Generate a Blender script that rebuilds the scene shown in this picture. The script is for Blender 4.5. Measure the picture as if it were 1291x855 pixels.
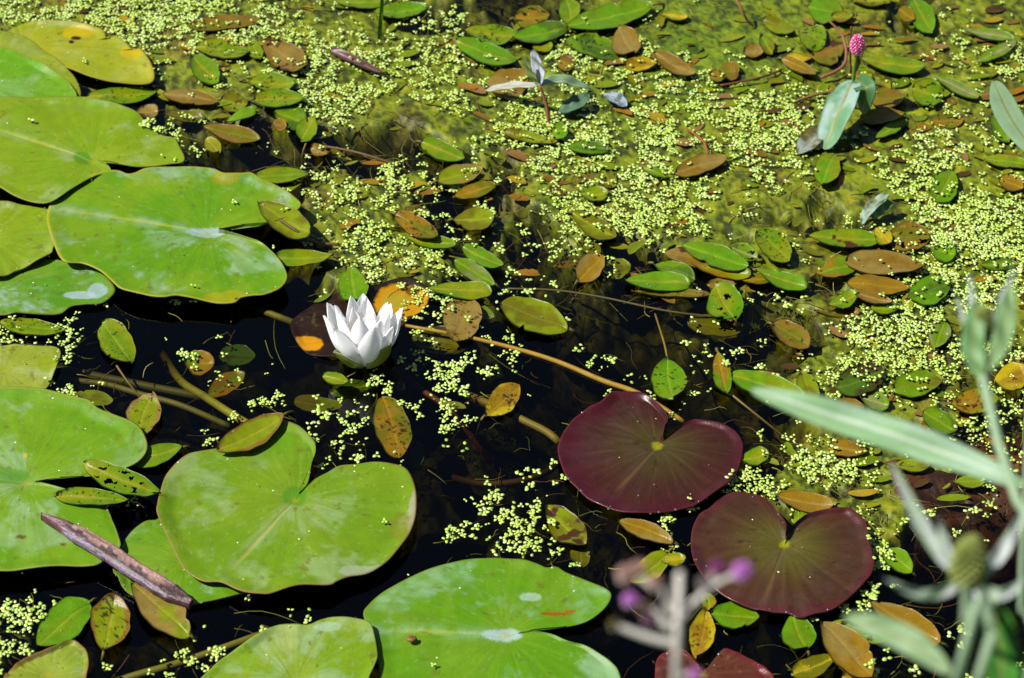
import bpy, math, random
import numpy as np
from mathutils import Vector
random.seed(11); rng = np.random.default_rng(5)
for o in list(bpy.data.objects): bpy.data.objects.remove(o)
C = bpy.context.scene.collection
sc = bpy.context.scene

# ---------------------------------------------------------------- camera, sky, sun, exposure
H, PITCH, HFOV = 1.41, math.radians(40), math.radians(22)
cam = bpy.data.cameras.new('camera'); co = bpy.data.objects.new('camera', cam); C.objects.link(co); sc.camera = co
co.location = (0, 0, H); co.rotation_euler = (math.pi/2 - PITCH, 0, 0)
cam.sensor_width = 36; cam.lens = 18/math.tan(HFOV/2); cam.clip_start = 0.02; cam.clip_end = 400
cam.dof.use_dof = True; cam.dof.focus_distance = 2.12; cam.dof.aperture_fstop = 12
W = bpy.data.worlds.new('World'); sc.world = W; W.use_nodes = True
nt = W.node_tree; bg = nt.nodes['Background']; sky = nt.nodes.new('ShaderNodeTexSky'); sky.sky_type = 'NISHITA'
SEL, SAZ = math.radians(54), math.radians(-8)
sky.sun_disc = False; sky.sun_elevation = SEL; sky.sun_rotation = math.radians(-98)
bg.inputs[1].default_value = 0.045; nt.links.new(sky.outputs[0], bg.inputs[0])
sl = bpy.data.lights.new('sun', 'SUN'); so = bpy.data.objects.new('sun', sl); C.objects.link(so)
sl.energy = 5.0; sl.angle = math.radians(0.5); sl.color = (1, .965, .90)
sd = Vector((-math.cos(SEL)*math.cos(SAZ), math.cos(SEL)*math.sin(SAZ), math.sin(SEL)))
so.rotation_euler = sd.to_track_quat('Z', 'Y').to_euler(); so.location = (-2, 3, 4)
sc.view_settings.view_transform = 'Standard'; sc.view_settings.look = 'None'
sc.view_settings.exposure = 0.75; sc.view_settings.gamma = 1

# ---------------------------------------------------------------- helpers
FP = 645.5/math.tan(HFOV/2)
fw = np.array([0, math.cos(PITCH), -math.sin(PITCH)]); up = np.array([0, math.sin(PITCH), math.cos(PITCH)]); rt = np.array([1., 0, 0])
def ray(px, py):
    px = np.asarray(px, float); py = np.asarray(py, float)
    return fw*FP + rt*(px-645.5)[..., None] + up*(427.5-py)[..., None]
def P(px, py, z=0.0):                       # the point of the level z that the photo shows there
    d = ray(px, py); t = (z-H)/d[..., 2]
    return np.array([0, 0, H]) + d*t[..., None]
def Q(px, py, depth):                       # the point at that distance from the viewpoint
    return np.array([0, 0, H]) + ray(px, py)*depth/FP
def lin(c):
    c = np.asarray(c, float)/255
    return np.where(c <= .04045, c/12.92, ((c+.055)/1.055)**2.4)
KAL = .50
def S(*c):                                  # photo colour -> reflectance; the more saturated, the purer the pigment
    a = lin(c)*KAL
    if a[1] >= a[0]*.98 and a[1] > a[2]*1.6: return a*np.array([1.0, .80, .42])
    if a[0] > a[2]*1.6: return a*np.array([.78, .78, .45])
    if a[0] > a[1]*2: return a*np.array([.62, .6, .5])
    return a
def SB(*c): return lin(c)*.80               # pale, bright surfaces
def vn(x, y, seed=0):
    xi = np.floor(x); yi = np.floor(y); fx = x-xi; fy = y-yi
    fx = fx*fx*(3-2*fx); fy = fy*fy*(3-2*fy)
    def h(a, b):
        s = np.sin(a*127.1 + b*311.7 + seed*74.7)*43758.5453
        return s-np.floor(s)
    return (h(xi, yi)*(1-fx)+h(xi+1, yi)*fx)*(1-fy) + (h(xi, yi+1)*(1-fx)+h(xi+1, yi+1)*fx)*fy
def fbm(x, y, seed=0, o=4):
    r = 0; a = .5; s = 0
    for i in range(o):
        r = r + a*vn(x*2**i, y*2**i, seed+i*13); s += a; a *= .55
    return r/s
def sst(a, b, x):
    t = np.clip((x-a)/(b-a), 0, 1); return t*t*(3-2*t)
def mixc(a, b, t): return a*(1-t[..., None]) + np.asarray(b)*t[..., None]

def mesh_obj(name, verts, faces, mat, parent=None, col=None, smooth=True, vec=None):
    me = bpy.data.meshes.new(name)
    verts = np.asarray(verts, float)
    me.from_pydata(verts.tolist(), [], faces if isinstance(faces, list) else faces.tolist())
    me.materials.append(mat)
    if smooth: me.polygons.foreach_set('use_smooth', [True]*len(me.polygons))
    if col is not None:
        a = me.color_attributes.new('Col', 'FLOAT_COLOR', 'POINT')
        c = np.ones((len(verts), 4)); c[:, :3] = col
        a.data.foreach_set('color', c.ravel())
    if vec is not None:
        a = me.attributes.new('Pol', 'FLOAT_VECTOR', 'POINT'); a.data.foreach_set('vector', np.asarray(vec, float).ravel())
    me.update()
    o = bpy.data.objects.new(name, me); C.objects.link(o)
    if parent is not None: o.parent = parent
    return o
def tag(o, label=None, cat=None, group=None, kind=None):
    if label: o['label'] = label
    if cat: o['category'] = cat
    if group: o['group'] = group
    if kind: o['kind'] = kind
    return o
def empty(name, loc, label, cat, group=None):
    o = bpy.data.objects.new(name, None); C.objects.link(o); o.location = loc; o.empty_display_size = .02
    return tag(o, label, cat, group)
def rebase(o, parent):                       # keep world-space vertices under a parent
    o.parent = parent; o.matrix_parent_inverse = __import__('mathutils').Matrix.Translation(-Vector(parent.location))
    return o
def spline(pts, n, closed=False):
    pts = np.asarray(pts, float); m = len(pts)
    out = []
    segs = m if closed else m-1
    K = 16
    for i in range(segs):
        if closed: p0, p1, p2, p3 = pts[(i-1) % m], pts[i], pts[(i+1) % m], pts[(i+2) % m]
        else: p0, p1, p2, p3 = pts[max(i-1, 0)], pts[i], pts[i+1], pts[min(i+2, m-1)]
        for k in range(K):
            t = k/K
            out.append(.5*((2*p1)+(-p0+p2)*t+(2*p0-5*p1+4*p2-p3)*t*t+(-p0+3*p1-3*p2+p3)*t**3))
    if closed: out.append(out[0])
    else: out.append(pts[-1])
    out = np.array(out)
    d = np.r_[0, np.cumsum(np.linalg.norm(np.diff(out, axis=0), axis=1))]
    s = np.linspace(0, d[-1], n+1 if closed else n)
    if closed: s = s[:-1]
    return np.stack([np.interp(s, d, out[:, k]) for k in range(out.shape[1])], 1)
def tube_data(pts, rad, seg=8, n=None, wob=0, seed=0):
    pts = np.asarray(pts, float)
    n = n or max(8, len(pts)*5)
    rr = np.interp(np.linspace(0, 1, n), np.linspace(0, 1, len(np.atleast_1d(rad))), np.atleast_1d(rad)) if np.ndim(rad) else np.full(n, rad)
    pts = spline(pts, n) if len(pts) > 1 else pts
    V = []; F = []
    tprev = None; ref = np.array([0, 0, 1.])
    for i in range(n):
        t = pts[min(i+1, n-1)]-pts[max(i-1, 0)]; t /= (np.linalg.norm(t)+1e-12)
        if tprev is None:
            if abs(t[2]) > .9: ref = np.array([1., 0, 0])
            a = np.cross(t, ref)
        else: a = a - t*np.dot(a, t)
        a = a/np.linalg.norm(a); b = np.cross(t, a); tprev = t
        for k in range(seg):
            th = 2*math.pi*k/seg
            r = rr[i]*(1+wob*(random.random()-.5))
            V.append(pts[i]+r*(a*math.cos(th)+b*math.sin(th)))
    for i in range(n-1):
        for k in range(seg):
            F.append([i*seg+k, i*seg+(k+1) % seg, (i+1)*seg+(k+1) % seg, (i+1)*seg+k])
    F.append(list(range(seg))[::-1]); F.append([(n-1)*seg+k for k in range(seg)])
    return np.array(V), F
def tube(name, pts, rad, mat, parent=None, seg=8, col=None, wob=0, n=None):
    v, f = tube_data(pts, rad, seg, n, wob)
    o = mesh_obj(name, v, f, mat, None, None if col is None else np.tile(np.asarray(col), (len(v), 1)))
    if parent is not None: rebase(o, parent)
    return o
def merge(parts):
    V = []; F = []; Cc = []; k = 0
    for v, f, c in parts:
        V.append(v); F += [[i+k for i in q] for q in f]; k += len(v)
        Cc.append(np.broadcast_to(np.asarray(c), (len(v), 3)))
    return np.concatenate(V), F, np.concatenate(Cc)

# ---------------------------------------------------------------- materials
def newmat(name):
    m = bpy.data.materials.new(name); m.use_nodes = True
    return m, m.node_tree.nodes, m.node_tree.links
def leafmat(name, rough=.4, spec=.5, nscale=900, namp=.25, bump=.25, bscale=700, speck=0, radial=0, trans=0, coat=0):
    m, N, L = newmat(name); b = N['Principled BSDF']
    at = N.new('ShaderNodeAttribute'); at.attribute_name = 'Col'
    tc = N.new('ShaderNodeTexCoord')
    n1 = N.new('ShaderNodeTexNoise'); n1.inputs['Scale'].default_value = nscale; n1.inputs['Detail'].default_value = 5
    L.new(tc.outputs['Object'], n1.inputs['Vector'])
    n3 = N.new('ShaderNodeTexNoise'); n3.inputs['Scale'].default_value = nscale*.17; n3.inputs['Detail'].default_value = 6
    L.new(tc.outputs['Object'], n3.inputs['Vector'])
    ad = N.new('ShaderNodeMath'); ad.operation = 'ADD'; L.new(n1.outputs['Fac'], ad.inputs[0]); L.new(n3.outputs['Fac'], ad.inputs[1])
    mr = N.new('ShaderNodeMapRange'); mr.inputs['From Min'].default_value = .6; mr.inputs['From Max'].default_value = 1.4
    mr.inputs['To Min'].default_value = 1-namp; mr.inputs['To Max'].default_value = 1+namp
    L.new(ad.outputs[0], mr.inputs['Value'])
    mx = N.new('ShaderNodeVectorMath'); mx.operation = 'SCALE'; L.new(at.outputs['Color'], mx.inputs[0]); L.new(mr.outputs[0], mx.inputs['Scale'])
    last = mx.outputs[0]; hgt = n1.outputs['Fac']
    if radial:
        pa = N.new('ShaderNodeAttribute'); pa.attribute_name = 'Pol'
        n2 = N.new('ShaderNodeTexNoise'); n2.inputs['Scale'].default_value = 1; n2.inputs['Detail'].default_value = 3
        L.new(pa.outputs['Vector'], n2.inputs['Vector'])
        m2 = N.new('ShaderNodeMapRange'); m2.inputs['From Min'].default_value = .35; m2.inputs['From Max'].default_value = .65
        m2.inputs['To Min'].default_value = 1-radial; m2.inputs['To Max'].default_value = 1+radial
        L.new(n2.outputs['Fac'], m2.inputs['Value'])
        s2 = N.new('ShaderNodeVectorMath'); s2.operation = 'SCALE'; L.new(last, s2.inputs[0]); L.new(m2.outputs[0], s2.inputs['Scale']); last = s2.outputs[0]
        a2 = N.new('ShaderNodeMath'); a2.operation = 'MULTIPLY_ADD'; L.new(n2.outputs['Fac'], a2.inputs[0]); a2.inputs[1].default_value = 1.6
        L.new(n1.outputs['Fac'], a2.inputs[2]); hgt = a2.outputs[0]
    if speck:
        vo = N.new('ShaderNodeTexVoronoi'); vo.inputs['Scale'].default_value = 130; L.new(tc.outputs['Object'], vo.inputs['Vector'])
        lt = N.new('ShaderNodeMath'); lt.operation = 'LESS_THAN'; lt.inputs[1].default_value = .09; L.new(vo.outputs['Distance'], lt.inputs[0])
        sp = N.new('ShaderNodeSeparateColor'); L.new(vo.outputs['Color'], sp.inputs[0])
        g = N.new('ShaderNodeMath'); g.operation = 'GREATER_THAN'; g.inputs[1].default_value = 1-speck; L.new(sp.outputs[0], g.inputs[0])
        mu = N.new('ShaderNodeMath'); mu.operation = 'MULTIPLY'; L.new(lt.outputs[0], mu.inputs[0]); L.new(g.outputs[0], mu.inputs[1])
        mc = N.new('ShaderNodeMix'); mc.data_type = 'RGBA'; L.new(mu.outputs[0], mc.inputs['Factor']); L.new(last, mc.inputs['A']); mc.inputs['B'].default_value = (.5, .55, .4, 1)
        last = mc.outputs['Result']
    L.new(last, b.inputs['Base Color'])
    b.inputs['Roughness'].default_value = rough; b.inputs['Specular IOR Level'].default_value = spec
    if coat: b.inputs['Coat Weight'].default_value = coat; b.inputs['Coat Roughness'].default_value = .12
    bu = N.new('ShaderNodeBump'); bu.inputs['Strength'].default_value = bump; bu.inputs['Distance'].default_value = .0006
    L.new(hgt, bu.inputs['Height']); L.new(bu.outputs[0], b.inputs['Normal'])
    if trans:
        out = N['Material Output']; tr = N.new('ShaderNodeBsdfTranslucent'); L.new(last, tr.inputs['Color'])
        ms = N.new('ShaderNodeMixShader'); ms.inputs[0].default_value = trans
        L.new(b.outputs[0], ms.inputs[1]); L.new(tr.outputs[0], ms.inputs[2]); L.new(ms.outputs[0], out.inputs['Surface'])
    return m
M_pad = leafmat('lily_pad_skin', .46, .2, 600, .13, .3, 500, speck=.10, radial=.05)
M_red = leafmat('red_pad_skin', .34, .3, 600, .16, .3, 500, speck=.06, radial=.10, coat=.05)
M_pond = leafmat('pondweed_skin', .34, .22, 700, .25, .4, 600)
M_weed = leafmat('duckweed_skin', .5, .35, 900, .12, .1)
M_mat = leafmat('algae_skin', .55, .4, 260, .5, 1.0, 500)
M_thread = leafmat('weed_strand', .6, .3, 500, .25, .1)
M_bark = leafmat('bark_skin', .46, .35, 350, .5, 1.0)
M_petal = leafmat('petal_skin', .5, .3, 500, .03, .1, trans=.45)
M_blade = leafmat('blade_skin', .5, .35, 300, .12, .15, trans=.4)
M_mud = leafmat('mud_skin', .8, .2, 30, .4, .5)

# ---------------------------------------------------------------- pond bed, water, bank
def sheet(name, x0, x1, y0, y1, z, mat, col):
    v = [(x0, y0, z), (x1, y0, z), (x1, y1, z), (x0, y1, z)]
    return mesh_obj(name, v, [[0, 1, 2, 3]], mat, col=np.tile(col, (4, 1)))
tag(sheet('pond_bed', -60, 60, .82, 120, -.46, M_mud, [.02, .016, .01]), kind='structure')
# near bank under the viewer, outside the picture: the plants of the foreground root in it
nx = 60; xs = np.linspace(-60, 60, nx); V = []
prof = [(.95, -.5), (.9, -.03), (.86, .03), (.7, .06), (0, .09), (-2, .12), (-60, .12)]
for (y, z) in prof:
    for x in xs: V.append((x, y+.015*math.sin(x*3), z))
F = [[j*nx+i+1, j*nx+i, (j+1)*nx+i, (j+1)*nx+i+1] for j in range(len(prof)-1) for i in range(nx-1)]
tag(mesh_obj('bank', V, F, M_mud, col=np.tile([.06, .08, .02], (len(V), 1))), kind='structure')

m, N, L = newmat('pond_water'); N.remove(N['Principled BSDF']); out = N['Material Output']
tr = N.new('ShaderNodeBsdfTransparent'); gl = N.new('ShaderNodeBsdfGlossy'); gl.inputs['Roughness'].default_value = .015
fr = N.new('ShaderNodeFresnel'); fr.inputs['IOR'].default_value = 1.33
tc = N.new('ShaderNodeTexCoord'); no = N.new('ShaderNodeTexNoise'); no.inputs['Scale'].default_value = 26; no.inputs['Detail'].default_value = 2
L.new(tc.outputs['Object'], no.inputs['Vector'])
bu = N.new('ShaderNodeBump'); bu.inputs['Strength'].default_value = .12; bu.inputs['Distance'].default_value = .004; L.new(no.outputs['Fac'], bu.inputs['Height'])
L.new(bu.outputs[0], gl.inputs['Normal']); L.new(bu.outputs[0], fr.inputs['Normal'])
ms = N.new('ShaderNodeMixShader'); L.new(fr.outputs[0], ms.inputs[0]); L.new(tr.outputs[0], ms.inputs[1]); L.new(gl.outputs[0], ms.inputs[2])
L.new(ms.outputs[0], out.inputs['Surface'])
va = N.new('ShaderNodeVolumeAbsorption'); va.inputs['Color'].default_value = (.42, .36, .08, 1); va.inputs['Density'].default_value = 33
L.new(va.outputs[0], out.inputs['Volume'])
x0, x1, y0, y1, z0, z1 = -59, 59, .83, 119, -.47, 0
V = [(x0, y0, z0), (x1, y0, z0), (x1, y1, z0), (x0, y1, z0), (x0, y0, z1), (x1, y0, z1), (x1, y1, z1), (x0, y1, z1)]
F = [[0, 3, 2, 1], [4, 5, 6, 7], [0, 1, 5, 4], [1, 2, 6, 5], [2, 3, 7, 6], [3, 0, 4, 7]]
tag(mesh_obj('water', V, F, m, smooth=False), kind='structure')

# ---------------------------------------------------------------- algae mat (a lumpy sheet that sinks out of sight where the water is open)
MAT = """66666666433322345999862256
44446665667765668999765589
00003444776567788888776777
00000211101457788888887787
00000003655334788765567887
00000003453231566543236777
00000001465321221234334777
00000000121010111222456666
20000000000000000011267643
00000000000000000001477532
00000000000100000000234433
00000000000000000012454322
00000000000010000003443222
00000000000011000000043000
00000000000000000000000100
20000000000000000000011000
20000000000000000000111000""".split()
DUCK = """78899976334311334100121122
00145436756644655411113346
00222324864655444678423224
00035212101146677688535543
00002104785313677653235633
00000002463232787543224998
00000003386322241122112899
00100000036521111122224886
54301000003421101111178534
02201311022621110121379834
00000112320310001000012344
00000013210101000045662124
00010000000044002453321122
00010000000345102000041001
00000001000110000100151000
53000000000000000000241010
40002320000000000000001111""".split()
def gridval(G, px, py):
    A = np.array([[int(c) for c in r] for r in G], float)
    x = np.clip(px/50-.5, 0, 24.999); y = np.clip(py/50-.5, 0, 15.999)
    xi = x.astype(int); yi = y.astype(int); fx = x-xi; fy = y-yi
    return (A[yi, xi]*(1-fx)+A[yi, xi+1]*fx)*(1-fy)+(A[yi+1, xi]*(1-fx)+A[yi+1, xi+1]*fx)*fy
gx, gy = np.meshgrid(np.linspace(-160, 1460, 520), np.linspace(-260, 960, 460))
w = P(gx, gy, 0)
g = gridval(MAT, gx, gy)
wx, wy = w[..., 0], w[..., 1]
g = g + (fbm(wx*20, wy*16, 3, 4)-.5)*5.5*np.clip(g/3, .25, 1)+(fbm(wx*55, wy*45, 13, 3)-.5)*3*np.clip(g/4, 0, 1)
base = np.where(g < 3.6, .003+.0130*np.clip(3.6-g, 0, 9)**1.4, .003-.0005*(g-3.6))
dep = base*(1+(fbm(wx*45, wy*40, 5, 2)-.5)*.4)+(fbm(wx*170, wy*150, 6, 3)-.5)*.0035
dep = np.clip(dep, .0008, .13)
w[..., 2] = -dep - .0012*fbm(wx*400, wy*400, 8, 3)
hue = fbm(wx*30, wy*24, 21, 5); fine = .6*fbm(wx*260, wy*200, 31, 4)+.4*fbm(wx*80, wy*60, 33, 4)
grn = np.exp(-(((gx-900)/110)**2+((gy-50)/80)**2))*1.2 + np.exp(-(((gx-760)/150)**2+((gy-110)/50)**2))*.6
col = mixc(np.tile(S(146, 180, 26), gx.shape+(1,)), S(140, 122, 30), sst(.54, .74, hue)*.65)
col = mixc(col, S(124, 170, 20), np.clip(grn+sst(.62, .8, 1-hue)*.8, 0, 1))
col = mixc(col, S(196, 200, 90), sst(.58, .76, fine)*.7)
col = mixc(col, S(36, 48, 12), sst(.57, .36, fine)*.85)
ny, nx = gx.shape
idx = np.arange(ny*nx).reshape(ny, nx)
F = np.stack([idx[:-1, :-1], idx[1:, :-1], idx[1:, 1:], idx[:-1, 1:]], -1).reshape(-1, 4)
o = mesh_obj('algae_mat', w.reshape(-1, 3), F, M_mat, col=col.reshape(-1, 3))
tag(o, 'olive and green algae mat just under the water of the upper half', 'algae', kind='stuff')

# ---------------------------------------------------------------- lily pads
SHAPES = []      # (image polygon, level, kind) of everything that floats
def inpoly(poly, x, y):
    ins = np.zeros(x.shape, bool); n = len(poly)
    for i in range(n):
        x1, y1 = poly[i]; x2, y2 = poly[(i+1) % n]
        if y1 == y2: continue
        c = ((y1 > y) != (y2 > y)) & (x < (x2-x1)*(y-y1)/(y2-y1)+x1)
        ins ^= c
    return ins
def und(x, y, seed): return (fbm(x*14, y*14, seed, 3)-.5)*.006
PADN = 0
def lily_pad(pts, cen, z, label, c1, c2, film=.3, filmc=(185, 205, 160), edge=(150, 150, 60), edgew=.012, rib=None, ribc=(190, 210, 120),
             spots=(), wet=0, mat=None, vein=.06, curl=.0, group='large floating lily pads', rimc=None, rimw=.2, fade=None, seed=None):
    global PADN; PADN += 1; seed = seed or PADN*7
    NS, NR = 300, 56
    ol = spline(pts, NS, True); cen = np.array(cen, float)
    r = np.linspace(0, 1, NR+1)[1:]**.8
    img = cen[None, None]+(ol-cen)[None]*r[:, None, None]          # rings in the leaf's plane
    ip = np.concatenate([cen[None], img.reshape(-1, 2)])
    w = P(ip[:, 0], ip[:, 1], z); rr = np.concatenate([[0], np.repeat(r, NS)])
    x, y = w[:, 0], w[:, 1]; c0 = w[0]
    dx, dy = x-c0[0], y-c0[1]; th = np.arctan2(dy, dx); rad = np.hypot(dx, dy)
    w[:, 2] += und(x, y, seed)*np.clip(rr*1.5, 0, 1) - .0025*np.exp(-(rad/.012)**2)
    w[:, 2] += .0035*sst(.86, 1, rr)*(vn(th*2.2+9, th*0+seed, 3)*1.5-.45+curl)
    w[:, 2] += .0010*np.sin(th*19+2*np.sin(th*3+seed))*rr**2*(1-sst(.9, 1, rr)*.3)*.3
    a = fbm(x*26, y*26, seed+50, 5)
    col = mixc(np.tile(S(*c1), (len(x), 1)), S(*c2), sst(.35, .65, a))*(.91 if mat is None else .85)
    if fade is not None: col = mixc(col, S(*fade), sst(.75, .1, rr)*.85)
    # veins: radiate and fork
    nv = 15; ph = seed*.7
    tw = th+.05*np.sin(rad*60+seed)
    v1 = np.exp(-((np.abs(((tw*nv/(2*math.pi)+ph) % 1)-.5)*2*math.pi/nv*rad)/.0011)**2)*sst(.05, .2, rr)*sst(1.0, .6, rr)
    v2 = np.exp(-((np.abs(((tw*2*nv/(2*math.pi)+ph*2+.25) % 1)-.5)*math.pi/nv*rad)/.0009)**2)*sst(.5, .7, rr)*sst(1.0, .8, rr)*.6
    col = mixc(col, S(*ribc), np.clip(v1+v2, 0, 1)*vein)
    w[:, 2] -= .0001*(v1+v2)
    if rimc is not None: col = mixc(col, S(*rimc), sst(1-rimw, 1, rr+(fbm(x*40, y*40, seed+4, 3)-.5)*.25))
    # film of dried chalk in patches
    f = fbm(x*30+3, y*30, seed+90, 6)+.25*(fbm(x*200, y*200, seed+95, 3)-.5)
    f = sst(.55, .74, f+.06*rr)*film*.85*(.55+.9*sst(.35, .65, fbm(np.cos(th)*9+seed, np.sin(th)*9+rr*3, seed+7, 4))); f = f+sst(.78, .86, fbm(x*420, y*420, seed+17, 2))*(.25 if film > .1 else .08)
    if rib is not None:
        rp = P(rib[0], rib[1], z); d = rp-c0; dl = np.hypot(d[0], d[1]); ux, uy = d[0]/dl, d[1]/dl
        s = dx*ux+dy*uy; q = np.abs(-dx*uy+dy*ux)
        q = q+ .0006*np.sin(s*80)
        lr = np.exp(-(q/.0016)**2)*sst(-.002, .01, s)*sst(dl*1.05, dl*.7, s)
        f = np.maximum(f, np.exp(-(q/.006)**2)*sst(-.01, .01, s)*film*1.1*sst(.3, .6, fbm(x*90, y*90, seed, 3)))
    col = mixc(col, lin(filmc)*.46, np.clip(f, 0, .7))
    if rib is not None: col = mixc(col, S(*ribc), lr*.55); w[:, 2] -= .0008*lr
    dirt = sst(.74, .80, fbm(x*150+7, y*150, seed+31, 3))*.55; col = mixc(col, S(120, 110, 50) if mat is None else S(60, 36, 32), dirt)
    if wet:
        q = fbm(x*34, y*52, seed+140, 2); col = mixc(col, S(*wet), sst(.66, .675, q)*.6)
    for (sx, sy, srx, sry, sc_, amt) in spots:
        e = ((ip[:, 0]-sx)/srx)**2+((ip[:, 1]-sy)/sry)**2+(fbm(x*90, y*90, seed+11, 4)-.5)*1.3
        col = mixc(col, S(*sc_), sst(1.15, .8, e)*amt)
    col = mixc(col, S(*edge), sst(1-edgew*2, 1-edgew*.5, rr)*.9)
    col = mixc(col, S(180, 190, 40), np.exp(-(rad/.003)**2)*.6)
    pol = np.stack([np.cos(th)*11+seed, np.sin(th)*11, rr*.9], 1)
    F = []
    for k in range(NS): F.append([0, 1+k, 1+(k+1) % NS])
    for j in range(NR-1):
        b = 1+j*NS
        for k in range(NS):
            k2 = (k+1) % NS; F.append([b+k, b+NS+k, b+NS+k2, b+k2])
    # rim: the leaf is about a millimetre thick
    b = 1+(NR-1)*NS; nb = len(w)
    rim = w[b:b+NS].copy(); rim[:, 2] -= .0012; rim[:, :2] += (c0[:2]-rim[:, :2])*.004
    w = np.concatenate([w, rim]); col = np.concatenate([col, np.tile(S(*edge)*.8, (NS, 1))]); pol = np.concatenate([pol, pol[b:b+NS]])
    for k in range(NS): F.append([b+k, nb+k, nb+(k+1) % NS, b+(k+1) % NS])
    # orientation
    p0, p1, p2 = w[F[0][0]], w[F[0][1]], w[F[0][2]]
    if np.cross(p1-p0, p2-p0)[2] < 0: F = [q[::-1] for q in F]
    o = mesh_obj('lily_pad', w, F, mat or M_pad, col=col, vec=pol)
    tag(o, label, 'lily pad', group)
    SHAPES.append((spline(pts, 60, True), z+.002, 'pad', o))
    # the stalk that holds it
    st = tube('petiole', [c0-[0, 0, .004], c0+[.01, .02, -.06], c0+[.03, .06, -.2], c0+[.03, .08, -.44]], .0028, M_thread, col=S(120, 120, 40))
    st.parent = o
    return o
G1, G2 = (112, 172, 22), (142, 186, 50)
lily_pad([(18,32),(33,28),(51,28),(77,29),(103,32),(129,39),(135,49),(144,46),(160,55),(167,63),(178,63),(188,77),(195,93),(194,107),(180,111),(144,107),(116,100),(85,89),(51,80),(15,70),(-20,60),(0,45)],
  (30,55), .0045, 'yellowing lily pad with a chewed golden rim, topmost in the left corner', (160,190,40), (174,196,48), .12, edge=(190,170,60),
  spots=[(95,41,19,8,(222,200,16),.9), (168,66,17,9,(222,200,24),.9), (191,92,6,20,(212,200,70),.6), (96,48,7,2.6,(70,25,20),1),(90,53,4,2.5,(70,25,20),1)], ribc=(190,200,80))
lily_pad([(-30,36),(0,38),(31,46),(60,66),(85,88),(98,105),(102,122),(90,135),(30,130),(-50,120),(-70,70)],
  (-10,80), .0065, 'narrow yellow-green lily pad rim showing beneath the bright left edge pad', (158,188,40), (142,180,40), .15, edge=(170,150,50))
lily_pad([(-70,75),(-30,60),(0,60),(15,63),(39,75),(62,88),(80,99),(90,108),(97,124),(80,140),(30,150),(-40,145),(-80,110)],
  (-25,105), .0095, 'bright green lily pad at the left edge above the largest spotted pad', (108,188,22), (120,190,40), .22, edge=(165,195,80), curl=.3)
lily_pad([(-40,130),(0,122),(26,121),(51,121),(98,122),(124,126),(142,131),(160,137),(175,144),(190,160),(206,170),(220,173),(227,186),(233,200),(230,206),(214,208),(180,212),(155,210),(134,205),(124,202),(140,216),(120,225),(95,240),(64,259),(40,256),(21,250),(0,240),(-35,220),(-60,175)],
  (116,202), .0125, 'broad lily pad with darker wet ovals on its upper lobe', (130,182,20), (142,188,36), .25, edge=(150,175,70), rib=(-40,150), wet=(120,176,10),
  spots=[(88,146,52,19,(126,174,10),.85),(118,172,11,7,(124,172,10),.8),(152,178,11,7,(124,172,10),.8),(172,185,9,4.5,(124,172,10),.8),(194,195,10,5,(124,172,10),.8),(82,177,7,4,(124,172,10),.8),(64,173,7,3,(124,172,10),.7),(104,199,13,7,(84,160,10),.8)], seed=77)
lily_pad([(62,327),(82,330),(111,336),(129,346),(144,362),(144,372),(129,384),(108,386),(90,389),(77,398),(57,400),(26,398),(0,398),(-60,385),(-80,350),(-30,335),(20,335),(45,330)],
  (-10,365), .003, 'bluish green lily pad with chalky film below the broad notched pad', (96,170,40), (120,180,70), .55, filmc=(175,205,190), edge=(120,130,50),
  spots=[(100,372,20,5,(190,215,225),.6),(123,367,13,9,(180,205,215),.6)])
lily_pad([(0,256),(21,258),(41,260),(62,264),(75,285),(75,300),(68,315),(64,323),(41,333),(21,340),(0,349),(-40,345),(-90,320),(-95,285),(-50,262)],
  (-15,300), .0075, 'plain yellow-green lily pad cut by the left edge beside the broad notched pad', (142,186,30), (134,186,40), .15, edge=(150,170,60))
lily_pad([(67,249),(77,238),(98,227),(124,219),(147,217),(160,221),(170,220),(185,214),(206,211),(245,211),(268,214),(283,222),(304,223),(317,222),(330,229),(345,235),(359,242),(371,251),(380,261),(375,268),(360,278),(343,285),(330,286),(309,287),(291,290),(275,292.5),(283,294.5),(304,299),(328,306),(341,315),(351,326),(359,339),(362,352),(353,364),(335,372),(319,373),(304,375),(296,381),(278,382),(257,379),(226,375),(206,377),(180,373),(154,366),(144,359),(124,341),(103,332),(80,330),(69,313),(60,285),(60,269)],
  (262,293), .012, 'broad green lily pad with a narrow notch opening right, left of the open flower', (104,176,14), (126,184,30), .42, filmc=(178,206,180), edge=(180,190,70), rib=(66,262), ribc=(190,215,90),
  spots=[(288,375,30,10,(160,178,20),.8),(180,228,26,12,(130,178,20),.6),(286,224,18,10,(158,168,30),.7),(300,262,20,9,(104,172,10),.6),(258,292,26,6,(190,210,225),.55),(300,378,4,3,(80,60,20),1),(80,238,14,22,(62,140,14),.35)], curl=.2)
lily_pad([(0,434),(26,433),(46,435),(64,435),(75,439),(76,448),(73,461),(67,474),(54,492),(30,498),(-30,500),(-60,470),(-50,440)],
  (5,465), .004, 'small pale green lily pad at the left edge with torn straight side', (150,186,60), (162,192,84), .28, edge=(150,170,70), spots=[(60,458,14,10,(140,178,20),.8)])
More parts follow.
